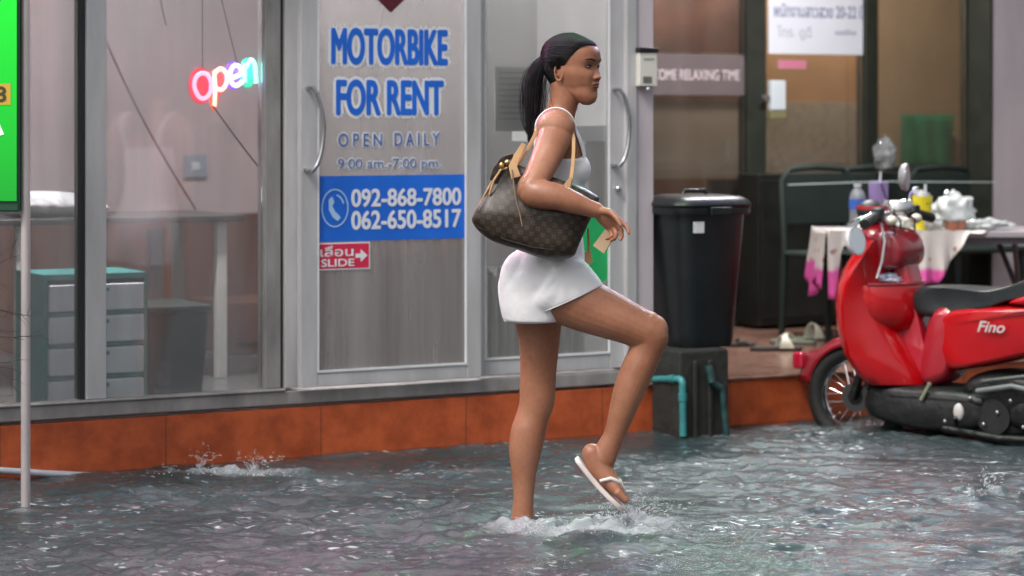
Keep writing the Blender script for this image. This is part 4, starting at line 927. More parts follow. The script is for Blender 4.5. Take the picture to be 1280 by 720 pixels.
def fuse(mb, name, mat, parent, voxel, smooth_it=6, sf=.5, base=None, disp=None):
    """join overlapping closed volumes into one continuous surface"""
    me = bpy.data.meshes.new('tmp'); me.from_pydata(mb.v, [], mb.f)
    bm = bmesh.new(); bm.from_mesh(me); bmesh.ops.recalc_face_normals(bm, faces=bm.faces); bm.to_mesh(me); bm.free()
    o = bpy.data.objects.new('tmp', me); C.objects.link(o)
    r = o.modifiers.new('r', 'REMESH'); r.mode = 'VOXEL'; r.voxel_size = voxel; r.use_smooth_shade = True
    s = o.modifiers.new('s', 'SMOOTH'); s.factor = sf; s.iterations = smooth_it
    dg = bpy.context.evaluated_depsgraph_get(); dg.update(); m2 = bpy.data.meshes.new_from_object(o.evaluated_get(dg)); bpy.data.objects.remove(o)
    n = len(m2.vertices); a = np.empty(n * 3); m2.vertices.foreach_get('co', a); a = a.reshape(-1, 3)
    if disp is not None: a = disp(a)
    b_ = np.array(base if base is not None else (0, 0, 0)); a = a - b_
    m2.vertices.foreach_set('co', a.reshape(-1)); m2.update(); m2.materials.clear(); m2.materials.append(mat)
    for p in m2.polygons: p.use_smooth = True
    m2.name = name
    q = bpy.data.objects.new(name, m2); C.objects.link(q)
    if parent is None: q.location = b_
    else: q.parent = parent
    return q
# --- head: profile and widths in mm, from chin up; f forwards, w to the side
HC = P(718, 130.5, PYW); HY = R(-31)
HF = Vector((math.cos(HY), math.sin(HY), 0)); HW = Vector((-math.sin(HY), math.cos(HY), 0)); HU = Vector((0, 0, 1))
HF = (HF + HU * .03).normalized(); HU = HW.cross(HF) * -1
def HP(f, w_, h): return HC + HF * f / 1000 + HW * w_ / 1000 + HU * h / 1000
HS = np.array([(-4, 54, 36, 9), (0, 64, 28, 18), (6, 72, 18, 26), (14, 76, 6, 32), (24, 77, -8, 40), (34, 77, -24, 46), (42, 78.5, -40, 50), (50, 81, -56, 54), (60, 82, -64, 59), (72, 82, -71, 63), (84, 81, -77, 66), (96, 80, -83, 68), (108, 83, -88, 70), (120, 86, -91, 71), (135, 87, -93, 73), (150, 85, -94, 74), (165, 79, -92, 73), (180, 67, -86, 68), (195, 48, -74, 57), (207, 24, -54, 40), (214, 4, -34, 22), (217, -6, -22, 8)], float)
FS = 1.15                                      # the features sit this much higher than the first sketch
def hm(h): return h / FS if h < 138 else 120 + (h - 138) * 97 / 79
def hsec(h): return [np.interp(hm(h), HS[:, 0], HS[:, 1])] + [np.interp(h, HS[:, 0], HS[:, k]) for k in (2, 3)]
def HPf(f, w_, h): return HP(f, w_, h * FS)
def gs1(x, s): return math.exp(-x * x / (2 * s * s))
def hpt(h, a, off=0.0, feat=True):
    """point on the head: height h, angle a (0 = face front, pi/2 = her left, far side)"""
    fr, bk, w_ = hsec(h); c_ = (fr + bk) / 2 - 4; ca, sa = math.cos(a), math.sin(a)
    ef = 2.25 if h < 60 else 2.5
    if ca > 0: f = c_ + (fr - c_) * abs(ca) ** (2 / ef); 
    else: f = c_ - (c_ - bk) * abs(ca) ** (2 / 2.1)
    y = w_ * abs(sa) ** (2 / 2.3) * (1 if sa > 0 else -1)
    h = hm(h)
    if feat and ca > 0:
        for s_ in (-1, 1):
            f -= 6.5 * gs1(y - s_ * 29, 12) * gs1(h - 100, 8.5)           # eye sockets
            f += 4.0 * gs1(y - s_ * 30, 15) * gs1(h - 117, 5)            # brow
            f += 3.0 * gs1(y - s_ * 40, 15) * gs1(h - 78, 14)            # cheekbone
            y += s_ * 3.0 * gs1(y - s_ * 60, 14) * gs1(h - 84, 12)
            f -= 2.5 * gs1(y - s_ * 22, 7) * gs1(h - 55, 10); y -= s_ * 3.5 * gs1(y - s_ * 48, 14) * gs1(h - 48, 14)
        f -= 2.5 * gs1(y, 12) * gs1(h - 33, 6)
        f += 2.0 * gs1(y, 12) * gs1(h - 15, 8)
    l_ = math.hypot(f - c_, y) or 1
    if off: f += (f - c_) / l_ * off; y += y / l_ * off
    return f, y
body = MB()
hh = list(np.arange(-4, 217.1, 3.4)); rings = []
for h in hh: rings.append([HP(*hpt(h, 2 * math.pi * k / 64), h) for k in range(64)])
body.loft(rings)
def hl_(pts, n=14):
    """small feature loft inside head coordinates: (f, w, h, rf?, rw, rh) spheres chained"""
    for f, w_, h, r1, r2, r3 in pts:
        rr_ = []
        for i in range(9):
            a = math.pi * min(max(i / 8, .02), .98)
            rr_.append([HPf(f + r1 * math.sin(a) * math.cos(2 * math.pi * k / n), w_ + r2 * math.sin(a) * math.sin(2 * math.pi * k / n), h - r3 / FS * math.cos(a)) for k in range(n)])
        body.loft(rr_)
# nose: bridge to tip and wings
nose = [(106, 80.5, 10, 8), (98, 82.5, 9, 7.5), (90, 86, 9, 8.5), (82, 90.5, 11, 10), (74, 94, 13, 11.5), (69, 93.5, 14, 13), (65, 88.5, 12, 12)]
body.loft([[HPf(f - r + (r * 1.0) * math.cos(2 * math.pi * k / 14), w_ * math.sin(2 * math.pi * k / 14), h) for k in range(14)] for h, f, r, w_ in nose])
hl_([(90.5, 0, 71, 7.5, 9, 7.5), (83, -12, 69, 9, 6.5, 6), (83, 12, 69, 9, 6.5, 6)])
hl_([(78.5, 0, 53.5, 7.5, 20, 5), (77.5, 0, 46, 8, 18, 5.6), (80.5, 0, 53, 5, 9, 4)])          # lips
# ear (both)
for s_ in (-1, 1):
    er = []
    for k in range(22):
        a = 2 * math.pi * k / 22; er.append((-10 + 12.5 * math.cos(a) * (1 - .18 * math.sin(a) * -1), 86 + 23 * math.sin(a)))
    for q, (f_, h_) in enumerate(er):
        hl_([(f_ - 2, s_ * (71 + 5 * max(0, -math.cos(2 * math.pi * q / 22))), h_, 4.2, 4, 4.2)], 8)
    hl_([(-9, s_ * 67, 86, 10, 5, 17), (-6, s_ * 71, 68, 5.5, 3.6, 6), (0, s_ * 71, 84, 3.5, 3.5, 5)], 10)
# neck
limb(body, [(708, 104, PYW, 20, .048), (706, 122, PYW, 18.5, .046), (702, 137, PYW, 18.5, .047), (696, 152, PYW, 22, .062), (695, 165, PYW, 24, .08)])
# trunk
TR = [(695, 140, 15, .060), (694, 148, 20, .105), (694, 158, 26, .150), (696, 172, 30, .160), (699, 190, 32, .145), (700, 210, 32, .135), (698, 235, 30, .125), (695, 258, 28.5, .118), (691, 282, 29, .120), (685, 305, 33, .138), (678, 330, 38, .155), (672, 352, 42, .162), (672, 375, 40, .155), (674, 392, 32, .13)]
trunk(body, TR)
for s_ in (-1, 1):
    c_ = P(718, 212, PYW + s_ * .065); body.sphere(c_, (.044, .058, .052), 20, 14)
    c_ = P(655, 357, PYW + s_ * .066); body.sphere(c_, (.068, .074, .085), 20, 14)
    limb(body, [(700, 150, PYW + s_ * .05, 10, .03), (698, 156, PYW + s_ * .15, 18, .04)])
# near arm (right)
YA = PYW - .165
limb(body, [(696, 162, YA + .02, 21.5, .047), (690, 180, YA - .02, 20.5, .045), (680, 203, YA - .06, 18.5, .041), (670, 224, YA - .10, 17, .039), (664, 238, YA - .12, 18.5, .041), (676, 243, YA - .135, 18.5, .040), (696, 246, YA - .14, 17, .038), (716, 253, YA - .14, 14.5, .034), (733, 259, YA - .135, 11.5, .028), (746, 263, YA - .13, 10, .026)])
body.sphere(P(695, 160, YA + .02), (.060, .058, .058), 20, 14)
# far arm, hanging behind the raised thigh
YF = PYW + .165
limb(body, [(695, 162, YF, 23, .048), (697, 200, YF + .02, 19, .043), (700, 245, YF + .03, 16, .037), (698, 262, YF + .03, 15, .036), (702, 300, YF + .02, 14, .034), (714, 345, YF - .01, 11.5, .028), (724, 370, YF - .03, 9, .024)])
# hands: palm and five fingers
def hand(mb, wrist, d, side, up_n, sc_, curls, spread):
    """d: direction of the palm, side: from index to little finger, up_n: back of the hand"""
    d = Vector(d).normalized(); side = Vector(side).normalized(); nrm = Vector(up_n).normalized(); W_ = Vector(wrist)
    rr_ = []
    for u, wd, th in ((-.012, .020, .016), (.012, .026, .0155), (.035, .034, .015), (.060, .038, .0135), (.078, .036, .011), (.084, .030, .007)):
        c_ = W_ + d * u * sc_; rr_.append([c_ + side * wd * sc_ * math.cos(2 * math.pi * k / 20) + nrm * th * sc_ * math.sin(2 * math.pi * k / 20) for k in range(20)])
    mb.loft(rr_)
    Ls = (.070, .078, .073, .057)
    for i in range(4):
        off = (-.026 + .0172 * i) * sc_; p = W_ + d * .072 * sc_ + side * off; dd = (d + side * spread * (i - 1.5)).normalized(); pts = [p - d * .015 * sc_, p]; ang = 0
        for j, fr in enumerate((.46, .30, .24)):
            ang += curls[i][j]; v = (dd * math.cos(ang) - nrm * math.sin(ang)).normalized(); p = p + v * Ls[i] * fr * sc_; pts.append(p)
        r_ = (.0092, .0092, .0082, .0074, .0062) if i < 3 else (.0082, .0082, .0072, .0064, .0054)
        fp = []; fr_ = []
        for k in range(len(pts) - 1):
            for u in (0, .5): fp.append(pts[k].lerp(pts[k + 1], u)); fr_.append((r_[k] * (1 - u) + r_[k + 1] * u) * sc_)
        fp.append(pts[-1]); fr_.append(r_[-1] * sc_)
        mb.tube(fp, fr_, 12); mb.sphere(pts[-1], r_[-1] * sc_, 10, 8)
        for k in (1, 2, 3): mb.sphere(pts[k], (r_[k] * 1.06) * sc_, 10, 8)
    p = W_ + d * .018 * sc_ - side * .020 * sc_ - nrm * .004; pts = [p]; 
    for v, L in ((d * .75 - side * .62 - nrm * .25, .036), (d * .92 - side * .15 - nrm * .42, .030), (d * .9 + side * .1 - nrm * .5, .024)):
        p = p + v.normalized() * L * sc_; pts.append(p)
    mb.tube(pts, [.0125 * sc_, .0115 * sc_, .0095 * sc_, .0075 * sc_], 12); mb.sphere(pts[-1], .0075 * sc_, 10, 8); mb.sphere(pts[1], .0115 * sc_, 10, 8)
wr = P(745, 263, YA - .13)
hd_ = Vector((.80, -.08, -.60)).normalized(); hs_ = Vector((-.42, .62, -.62)); hs_ = (hs_ - hd_ * hs_.dot(hd_)).normalized(); hn_ = hd_.cross(hs_); hn_ = hn_ if hn_.x > 0 or hn_.z > 0 else -hn_
hand(body, wr, hd_, hs_, hn_, .95,
     [(.28, .42, .30), (.50, .55, .35), (.72, .70, .4), (.90, .75, .4)], .13)
wf = P(721, 362, YF - .03)
hand(body, wf, (.10, -.05, -1), (-.9, .3, 0), (.3, .9, 0), .9, [(.2, .3, .2)] * 4, .05)
# raised near leg (right)
YN = PYW - .085
limb(body, [(688, 356, YN, 42, .088), (708, 370, YN - .005, 37, .088), (735, 383, YN - .012, 33.5, .083), (762, 394, YN - .02, 30, .074), (788, 405, YN - .025, 26.5, .066), (805, 413, YN - .03, 25, .060)])
limb(body, [(806, 412, YN - .03, 25, .058), (812, 422, YN - .03, 24, .056), (808, 438, YN - .028, 21, .050), (798, 460, YN - .024, 21, .055), (787, 486, YN - .02, 20, .053), (777, 516, YN - .016, 16.3, .042), (768, 543, YN - .012, 13.2, .033), (759, 562, YN - .01, 14.8, .031), (754, 574, YN - .01, 15.5, .031)])
body.sphere(P(817, 413, YN - .03), (.046, .046, .050), 18, 12)
limb(body, [(740, 567, YN - .008, 13, .030), (748, 582, YN - .01, 14.5, .032), (759, 597, YN - .014, 12.5, .035), (769, 610, YN - .018, 9.5, .040), (776, 619, YN - .022, 6.5, .038)])
body.sphere(P(739, 566, YN - .01), (.028, .027, .029), 14, 10)
for k in range(5):
    yk = YN - .055 + .017 * k; body.tube([P(771, 614, yk), P(778 + (4 if k == 0 else 2 - k * .8), 625 - k * 1.0, yk)], [.0095 if k else .012, .008 if k else .011], 10)
    body.sphere(P(778 + (4 if k == 0 else 2 - k * .8), 625 - k, yk), .0085 if k else .011, 10, 8)
# standing far leg (left)
YS = PYW + .075
limb(body, [(673, 372, YS, 38, .086), (673, 400, YS, 30, .078), (674, 430, YS, 25.5, .068), (673, 460, YS, 23, .060), (672, 486, YS, 22.5, .055), (671, 503, YS, 22, .053), (666, 520, YS, 20.5, .050), (660, 542, YS, 22, .055), (656.5, 564, YS, 20.5, .052), (655, 590, YS, 16, .040), (654.5, 616, YS, 13, .032), (653.5, 640, YS, 13.3, .031), (653, 662, YS, 15.5, .033), (653, 672, YS, 15, .033)])
limb(body, [(645, 676, YS, 15, .031), (665, 678, YS, 13.5, .037), (688, 684, YS, 10, .042), (706, 688, YS, 7, .040)])
person = fuse(body, 'person', skin, None, .0027, 9, .5, base_p)
tag(person, 'young woman in a short white romper wading to the right with one knee raised', 'person')
bpv = base_p
# --- romper
rmm = M('white_knit', (.76, .75, .77), .85, noise=(5, .04), bump=(34, .30, .008))
ro = MB()
TRC = [(701, 197, 33, .143), (700, 210, 33, .137), (698, 235, 31, .128), (695, 258, 29.5, .121), (693, 282, 32.5, .124), (690, 305, 38, .142), (682, 330, 47, .160), (672, 352, 47.5, .168), (668, 378, 42.5, .165), (667, 399, 37, .156)]
trunk(ro, TRC, add=.004)
for s_ in (-1, 1):
    ro.sphere(P(719, 212, PYW + s_ * .062), (.050, .064, .055), 20, 14)
    ro.sphere(P(653, 352, PYW + s_ * .068), (.073, .074, .100), 20, 14)
    ro.sphere(P(657, 374, PYW + s_ * .068), (.068, .074, .075), 20, 14)
def obl(mb, secs, n=32):
    rings = []
    for (px, py, Y, vx, vy, w_) in secs:       # half vector of the section in picture pixels, half width across
        c_ = P(px, py, Y); v = P(px + vx, py + vy, Y) - c_; rings.append([c_ + v * math.cos(2 * math.pi * k / n) + Vector((0, w_, 0)) * math.sin(2 * math.pi * k / n) for k in range(n)])
    mb.loft(rings)
obl(ro, [(672, 345, YN + .03, 20, -40, .10), (684, 352, YN, 30, -40, .105), (697, 362, YN - .004, 38, -32, .105), (706, 370, YN - .006, 42, -24, .101), (710.5, 374.5, YN - .006, 43.5, -19.5, .099)])
obl(ro, [(672, 355, YS - .01, 42, 0, .10), (669, 380, YS - .01, 38, 0, .10), (666, 402, YS - .01, 36.5, -.5, .10)])
# hollow out by keeping it a solid that the legs pass through
def creases(a):
    """soft pulled folds fanning from the hip crease"""
    x, y, z = a[:, 0], a[:, 1], a[:, 2]; c_ = np.array(P(700, 345, PYW - .15)); 
    dx, dz = x - c_[0], z - c_[2]; ang = np.arctan2(dz, dx); r_ = np.hypot(dx, dz)
    w_ = .0009 * np.sin(ang * 9 + r_ * 30) * np.exp(-((r_ - .09) / .06) ** 2)
    side = np.clip((PYW - y) / .1, 0, 1); b2 = a.copy(); b2[:, 1] -= w_ * side * 1.6
    b2[:, 1] += .0016 * np.sin(z * 160 + x * 60) * np.exp(-((z - P(0, 262, PYW).z) / .06) ** 2)
    return b2
romper = fuse(ro, 'romper', rmm, person, .003, 45, .5, bpv, creases)
hemm = M('hem_stitching', (.60, .59, .61), .85)
for (px, py, Y, vx, vy, w_) in ((709.8, 373.6, YN - .006, 43.8, -19.8, .1), (666.2, 400, YS - .01, 36.8, -.5, .1005)):
    c_ = P(px, py, Y); v = P(px + vx, py + vy, Y) - c_; MB().tube([c_ + v * math.cos(2 * math.pi * k / 48) * .985 + Vector((0, w_ * .985, 0)) * math.sin(2 * math.pi * k / 48) for k in range(12, 61)], .0018, 8).build('hem', hemm, person, smooth=True, off=bpv)
# straps over the shoulders, laid on the skin
from mathutils.bvhtree import BVHTree
def bvh_of(o):
    me_ = o.data; k_ = len(me_.vertices); q = np.empty(k_ * 3); me_.vertices.foreach_get('co', q); q = q.reshape(-1, 3) + np.array(bpv)
    return BVHTree.FromPolygons([tuple(v) for v in q], [tuple(p.vertices) for p in me_.polygons])
skin_bvh = bvh_of(person)
def on_skin(p, lift):
    loc, nor, _, _ = skin_bvh.find_nearest(p); return loc + nor * lift, nor
def skin_strap(name, pts, wd, th, mat, par, off):
    dense = []
    for i in range(len(pts) - 1):
        for k in range(5): dense.append(Vector(pts[i]).lerp(Vector(pts[i + 1]), k / 5))
    dense.append(Vector(pts[-1])); L = [on_skin(p, .001) for p in dense]
    L2 = [(sum((L[min(max(i + d, 0), len(L) - 1)][0] for d in (-2, -1, 0, 1, 2)), Vector()) / 5, sum((L[min(max(i + d, 0), len(L) - 1)][1] for d in (-2, -1, 0, 1, 2)), Vector()).normalized()) for i in range(len(L))]
    rr_ = []
    for i, (c_, no) in enumerate(L2):
        t = (L2[min(i + 1, len(L2) - 1)][0] - L2[max(i - 1, 0)][0]).normalized(); sd_ = t.cross(no).normalized()
        rr_.append([c_ + sd_ * wd * math.cos(2 * math.pi * k / 10) + no * th * (.9 + math.sin(2 * math.pi * k / 10)) for k in range(10)])
    return MB().loft(rr_).build(name, mat, par, smooth=True, off=off)
for s_ in (-1, 1):
    skin_strap('shoulder_strap', [P(x, y, PYW + s_ * d) for x, y, d in ((724, 200, .08), (722, 186, .09), (719, 172, .105), (714, 158, .12), (707, 146, .125), (698, 138, .125), (688, 138, .12), (678, 145, .12), (670, 156, .12), (665, 172, .11), (664, 200, .10))], .013, .005, rmm, person, bpv)
# seam / hem
# --- hair: skull cap with parting-free pulled back hair, and pony tail
def hair_mat():
    m = bpy.data.materials.new('black_hair'); m.use_nodes = True; n = m.node_tree.nodes; l = m.node_tree.links; b = n['Principled BSDF']
    b.inputs['Base Color'].default_value = (.010, .009, .010, 1); b.inputs['Roughness'].default_value = .42; b.inputs['Specular IOR Level'].default_value = .35; b.inputs['IOR'].default_value = 1.22; b.inputs['Specular Tint'].default_value = (.35, .33, .32, 1)
    at_ = n.new('ShaderNodeUVMap'); mp_ = n.new('ShaderNodeMapping'); mp_.inputs['Scale'].default_value = (1, 90, 1); l.new(at_.outputs[0], mp_.inputs[0])
    t = n.new('ShaderNodeTexNoise'); t.inputs['Scale'].default_value = 2.2; t.inputs['Detail'].default_value = 6; l.new(mp_.outputs[0], t.inputs[0])
    bp_ = n.new('ShaderNodeBump'); bp_.inputs['Strength'].default_value = 1; bp_.inputs['Distance'].default_value = .006; l.new(t.outputs['Fac'], bp_.inputs['Height']); l.new(bp_.outputs[0], b.inputs['Normal'])
    r_ = n.new('ShaderNodeValToRGB'); r_.color_ramp.elements[0].color = (.002, .002, .0025, 1); r_.color_ramp.elements[1].color = (.012, .010, .010, 1); l.new(t.outputs['Fac'], r_.inputs[0]); n.remove(b)
    df_ = n.new('ShaderNodeBsdfDiffuse'); gl_ = n.new('ShaderNodeBsdfAnisotropic'); gl_.inputs['Color'].default_value = (.016, .016, .018, 1); gl_.inputs['Roughness'].default_value = .36
    l.new(r_.outputs[0], df_.inputs['Color']); l.new(bp_.outputs[0], df_.inputs['Normal']); l.new(bp_.outputs[0], gl_.inputs['Normal'])
    as_ = n.new('ShaderNodeAddShader'); l.new(df_.outputs[0], as_.inputs[0]); l.new(gl_.outputs[0], as_.inputs[1]); l.new(as_.outputs[0], [x for x in n if x.type == 'OUTPUT_MATERIAL'][0].inputs[0])
    return m
hairm = hair_mat()
NA = 96
def hairline(a):
    """lowest hair height for angle a from the face front"""
    a = abs((a + math.pi) % (2 * math.pi) - math.pi); d = math.degrees(a)
    return np.interp(d, [0, 25, 45, 60, 72, 82, 90, 98, 106, 115, 130, 150, 180], [183, 182, 176, 163, 146, 124, 112, 112, 108, 70, 48, 40, 38])
rings = []; uvs = []
NR = 34
for j in range(NR + 1):
    row = []
    for k in range(NA):
        a = 2 * math.pi * k / NA; h0 = hairline(a); u = j / NR; h = h0 + (217 - h0) * u
        th_k = 0.6 + 9.5 * min(1, u * 2.6) ** .8; back = max(0, -math.cos(a)); th_k += 2 * back
        f, y = hpt(h, a, th_k, False); row.append(HP(f, y, h + 9 * max(0, (u - .5) / .5) ** 1.5))
    rings.append(row)
cap = MB(); cap.loft(rings, True, False); k0 = len(cap.v); cap.v.append(tuple(HP(-16, 0, 227))); cap.f += [((NR) * NA + k, (NR) * NA + (k + 1) % NA, k0) for k in range(NA)]
hair = cap.build('hair', hairm, person, smooth=True, off=bpv)
def strand_uv(o, fn):
    me = o.data; uv = me.uv_layers.new(name='uv'); bl = Vector(bpv)
    for lp in me.loops:
        p = me.vertices[lp.vertex_index].co + bl; uv.data[lp.index].uv = fn(p)
tie = HP(-103, 0, 132)
def cap_uv(p):
    v = p - tie; side = Vector((v.dot(HW), v.dot(HU))); return (v.length * 3, math.atan2(side.x, side.y + .0001) / (2 * math.pi))
strand_uv(hair, cap_uv)
pt_ = MB(); pc = [(686, 74, 5), (680, 76, 8), (674, 82, 9.5), (669, 94, 11), (666, 110, 11.5), (665, 128, 11), (665, 145, 9.5), (664, 158, 7), (663, 168, 3)]
rings = []
for i, (px, py, r_) in enumerate(pc):
    a_ = P(*pc[max(i - 1, 0)][:2], PYW); b_ = P(*pc[min(i + 1, len(pc) - 1)][:2], PYW); t = (b_ - a_).normalized(); n1 = Vector((0, 1, 0)).cross(t).normalized(); c_ = P(px, py, PYW + .02)
    r_ = r_ * .97; rings.append([c_ + n1 * math.cos(2 * math.pi * k / 28) * r_ * mpp(PYW) * (1 + .06 * math.sin(k * 5)) + Vector((0, 1, 0)) * math.sin(2 * math.pi * k / 28) * r_ * mpp(PYW) * 1.15 for k in range(28)])
pt_.loft(rings); pony = pt_.build('ponytail', hairm, person, smooth=True, off=bpv)
pl0 = P(664, 60, PYW + .02)
strand_uv(pony, lambda p: ((pl0.z - p.z) * 3, math.atan2(p.x - pl0.x, p.y - pl0.y) / (2 * math.pi) * .6))
wsp = MB(); random.seed(3)
for k in range(320):
    u0 = random.random(); dx = random.gauss(0, 4.2); dy = random.gauss(0, .012); pts = []
    for i in range(8):
        py = 76 + i * (80 + random.random() * 22) / 7; cx = np.interp(py, [q[1] for q in pc], [q[0] for q in pc]); rw = np.interp(py, [q[1] for q in pc], [q[2] for q in pc])
        pts.append(P(cx + dx * rw / 8 + .5 * math.sin(i + k), py, PYW + .02 + dy * (1 + .12 * i)))
    wsp.tube(pts, .0007, 4)
for k in range(5):     # loose nape strands
    y0 = random.gauss(0, .02); x0 = 684 + random.random() * 8; pts = [P(x0 - i * (1.2 - .2 * k % 2) + 3 * math.sin(i * .5 + k), 100 + i * 6, PYW + y0 - .02) for i in range(7)]; wsp.tube(pts, .0006, 4)
for k in range(520):     # fine hairs breaking the hairline, combed back towards the tie
    a = random.uniform(-2.0, .9); h0 = hairline(a) - random.gauss(1.5, 2.2); f_, y_ = hpt(h0, a, .6, False); p0 = HP(f_, y_, h0)
    f_, y_ = hpt(h0 + 22, a * 1.04 - .12 * (1 if a < 0 else -1), 9.5, False); p2 = HP(f_, y_, h0 + 20); p1 = (p0 + p2) / 2 + (p0 - HC - HU * .11).normalized() * .0015
    wsp.tube([p0, p1, p2], [.0003, .0006, .0005], 4)
wsp.build('hair_strands', hairm, person, smooth=True, off=bpv)
strand_uv([o for o in C.objects if o.name.startswith('hair_strands')][0], lambda p: (p.z, p.x))
tb_ = MB().tube([P(683, 70, PYW + .01), P(681, 80, PYW + .02)], 8.2 * mpp(PYW), 16).build('hair_tie', black_m, person, smooth=True, off=bpv)
# --- face details
lipm = M('lips', (.22, .068, .052), .62, spec=.25); lm = MB()
def hmesh(pts): return [HP(*p) for p in pts]
def feature(name, rows, mat, lab=None):
    m = MB(); m.loft([[HP(*p) for p in r] for r in rows], False, False); o = m.build(name, mat, person, smooth=True, off=bpv, label=lab)
    md = o.modifiers.new('th', 'SOLIDIFY'); md.thickness = .001; md.offset = 1; return o
def ellip(name, f, w_, h, r, mat, nn=14):
    m = MB(); rr_ = []
    for i in range(9):
        a = math.pi * min(max(i / 8, .02), .98); rr_.append([HPf(f + r[0] * math.sin(a) * math.cos(2 * math.pi * k / nn), w_ + r[1] * math.sin(a) * math.sin(2 * math.pi * k / nn), h - r[2] / FS * math.cos(a)) for k in range(nn)])
    m.loft(rr_); return m.build(name, mat, person, smooth=True, off=bpv)
ellip('lip', 79.7, 0, 53.4, (7.4, 19.5, 4.2), lipm); ellip('lip', 78.7, 0, 46.0, (7.8, 17.5, 4.8), lipm)
ellip('mouth_line', 79.5, 0, 49.8, (6.0, 20.5, .7), M('mouth_line', (.10, .03, .022), .6))
eyew = M('eye_white', (.16, .13, .12), .4); iris = M('iris', (.012, .008, .006), .12); brow_m = M('eyebrow', (.02, .014, .012), .7)
for s_ in (-1, 1):
    e0 = ellip('eye', 66.5, s_ * 30, 99.5, (9.4, 12.5, 3.8), eyew)
    ellip('iris', 71.2, s_ * 28.5, 99.8, (5.4, 6.4, 4.2), iris)
    lid = MB(); pts = []
    for k in range(11):
        u = k / 10; w_ = 16 + 30 * u; pts.append(HPf(76.5 - 10.5 * (u - .25) ** 2 * 2.1, s_ * w_, 101.0 + 4.6 * math.sin(math.pi * min(1, u * 1.02)) - 2 * u))
    lid.tube(pts, [.0006 + .0013 * math.sin(math.pi * (k + .5) / 11) for k in range(11)], 6); lid.build('eyelash', brow_m, person, smooth=True, off=bpv)
    br = MB(); pts = []
    for k in range(9):
        u = k / 8; pts.append(HPf(86.8 - 16 * u * u * .9 - 1.2 * u, s_ * (13 + 37 * u), 116 + 5.5 * math.sin(math.pi * .75 * u) - 1 * u))
    br.tube(pts, [.0014, .0026, .0030, .0030, .0028, .0025, .002, .0015, .0007], 8); br.build('eyebrow', brow_m, person, smooth=True, off=bpv)
ellip('nostril', 87, -7, 65.0, (3, 2, 1.2), M('nostril', (.05, .015, .01), .8)); ellip('nostril', 87, 7, 65.0, (3, 2, 1.2), M('nostril', (.05, .015, .01), .8))
# --- flip-flops
solem = M('pale_pink_sole', (.62, .54, .52), .6, noise=(30, .05)); strapm = M('white_strap', (.66, .62, .60), .5)
def flipflop(heel, toe, Y, up, wd=.042, lab=''):
    root = bpy.data.objects.new('flip_flop', None); C.objects.link(root); root.parent = person; root['label'] = lab
    h = P(*heel, Y); t = P(*toe, Y); d = (t - h); L = d.length; d.normalize(); upv = (Vector((-d.z, 0, d.x)) * up).normalized(); sd_ = Vector((0, 1, 0))
    rr_ = []
    prof = [(0, .4), (.03, .68), (.1, .84), (.3, .80), (.5, .82), (.7, 1.0), (.85, 1.0), (.95, .75), (1, .35)]
    for u, w_ in prof:
        c_ = h + d * L * u - upv * (.018 + .0 * u) + upv * (.008 * math.sin(math.pi * u) * -1)
        rr_.append([c_ - sd_ * wd * w_ - upv * .006, c_ - sd_ * wd * w_ + upv * .010, c_ + sd_ * wd * w_ + upv * .010, c_ + sd_ * wd * w_ - upv * .006])
    MB().loft(rr_).build('sole', solem, root, bevel=.004, off=bpv)
    tp = h + d * L * .86 + upv * .004
    for s_ in (-1, 1):
        pts = [tp, h + d * L * .80 + upv * .022 + sd_ * s_ * .006, h + d * L * .66 + upv * .034 + sd_ * s_ * .026, h + d * L * .52 + upv * .022 + sd_ * s_ * .039, h + d * L * .44 - upv * .008 + sd_ * s_ * .041]
        MB().tube(pts, [.005, .0065, .007, .0065, .005], 8).build('strap', strapm, root, smooth=True, off=bpv)
flipflop((725, 568), (785, 633), YN - .012, -1 if False else 1, lab='pale pink flip-flop on the raised right foot')
flipflop((630, 689), (722, 697), YS, 1, lab='pale flip-flop on the foot standing under water')

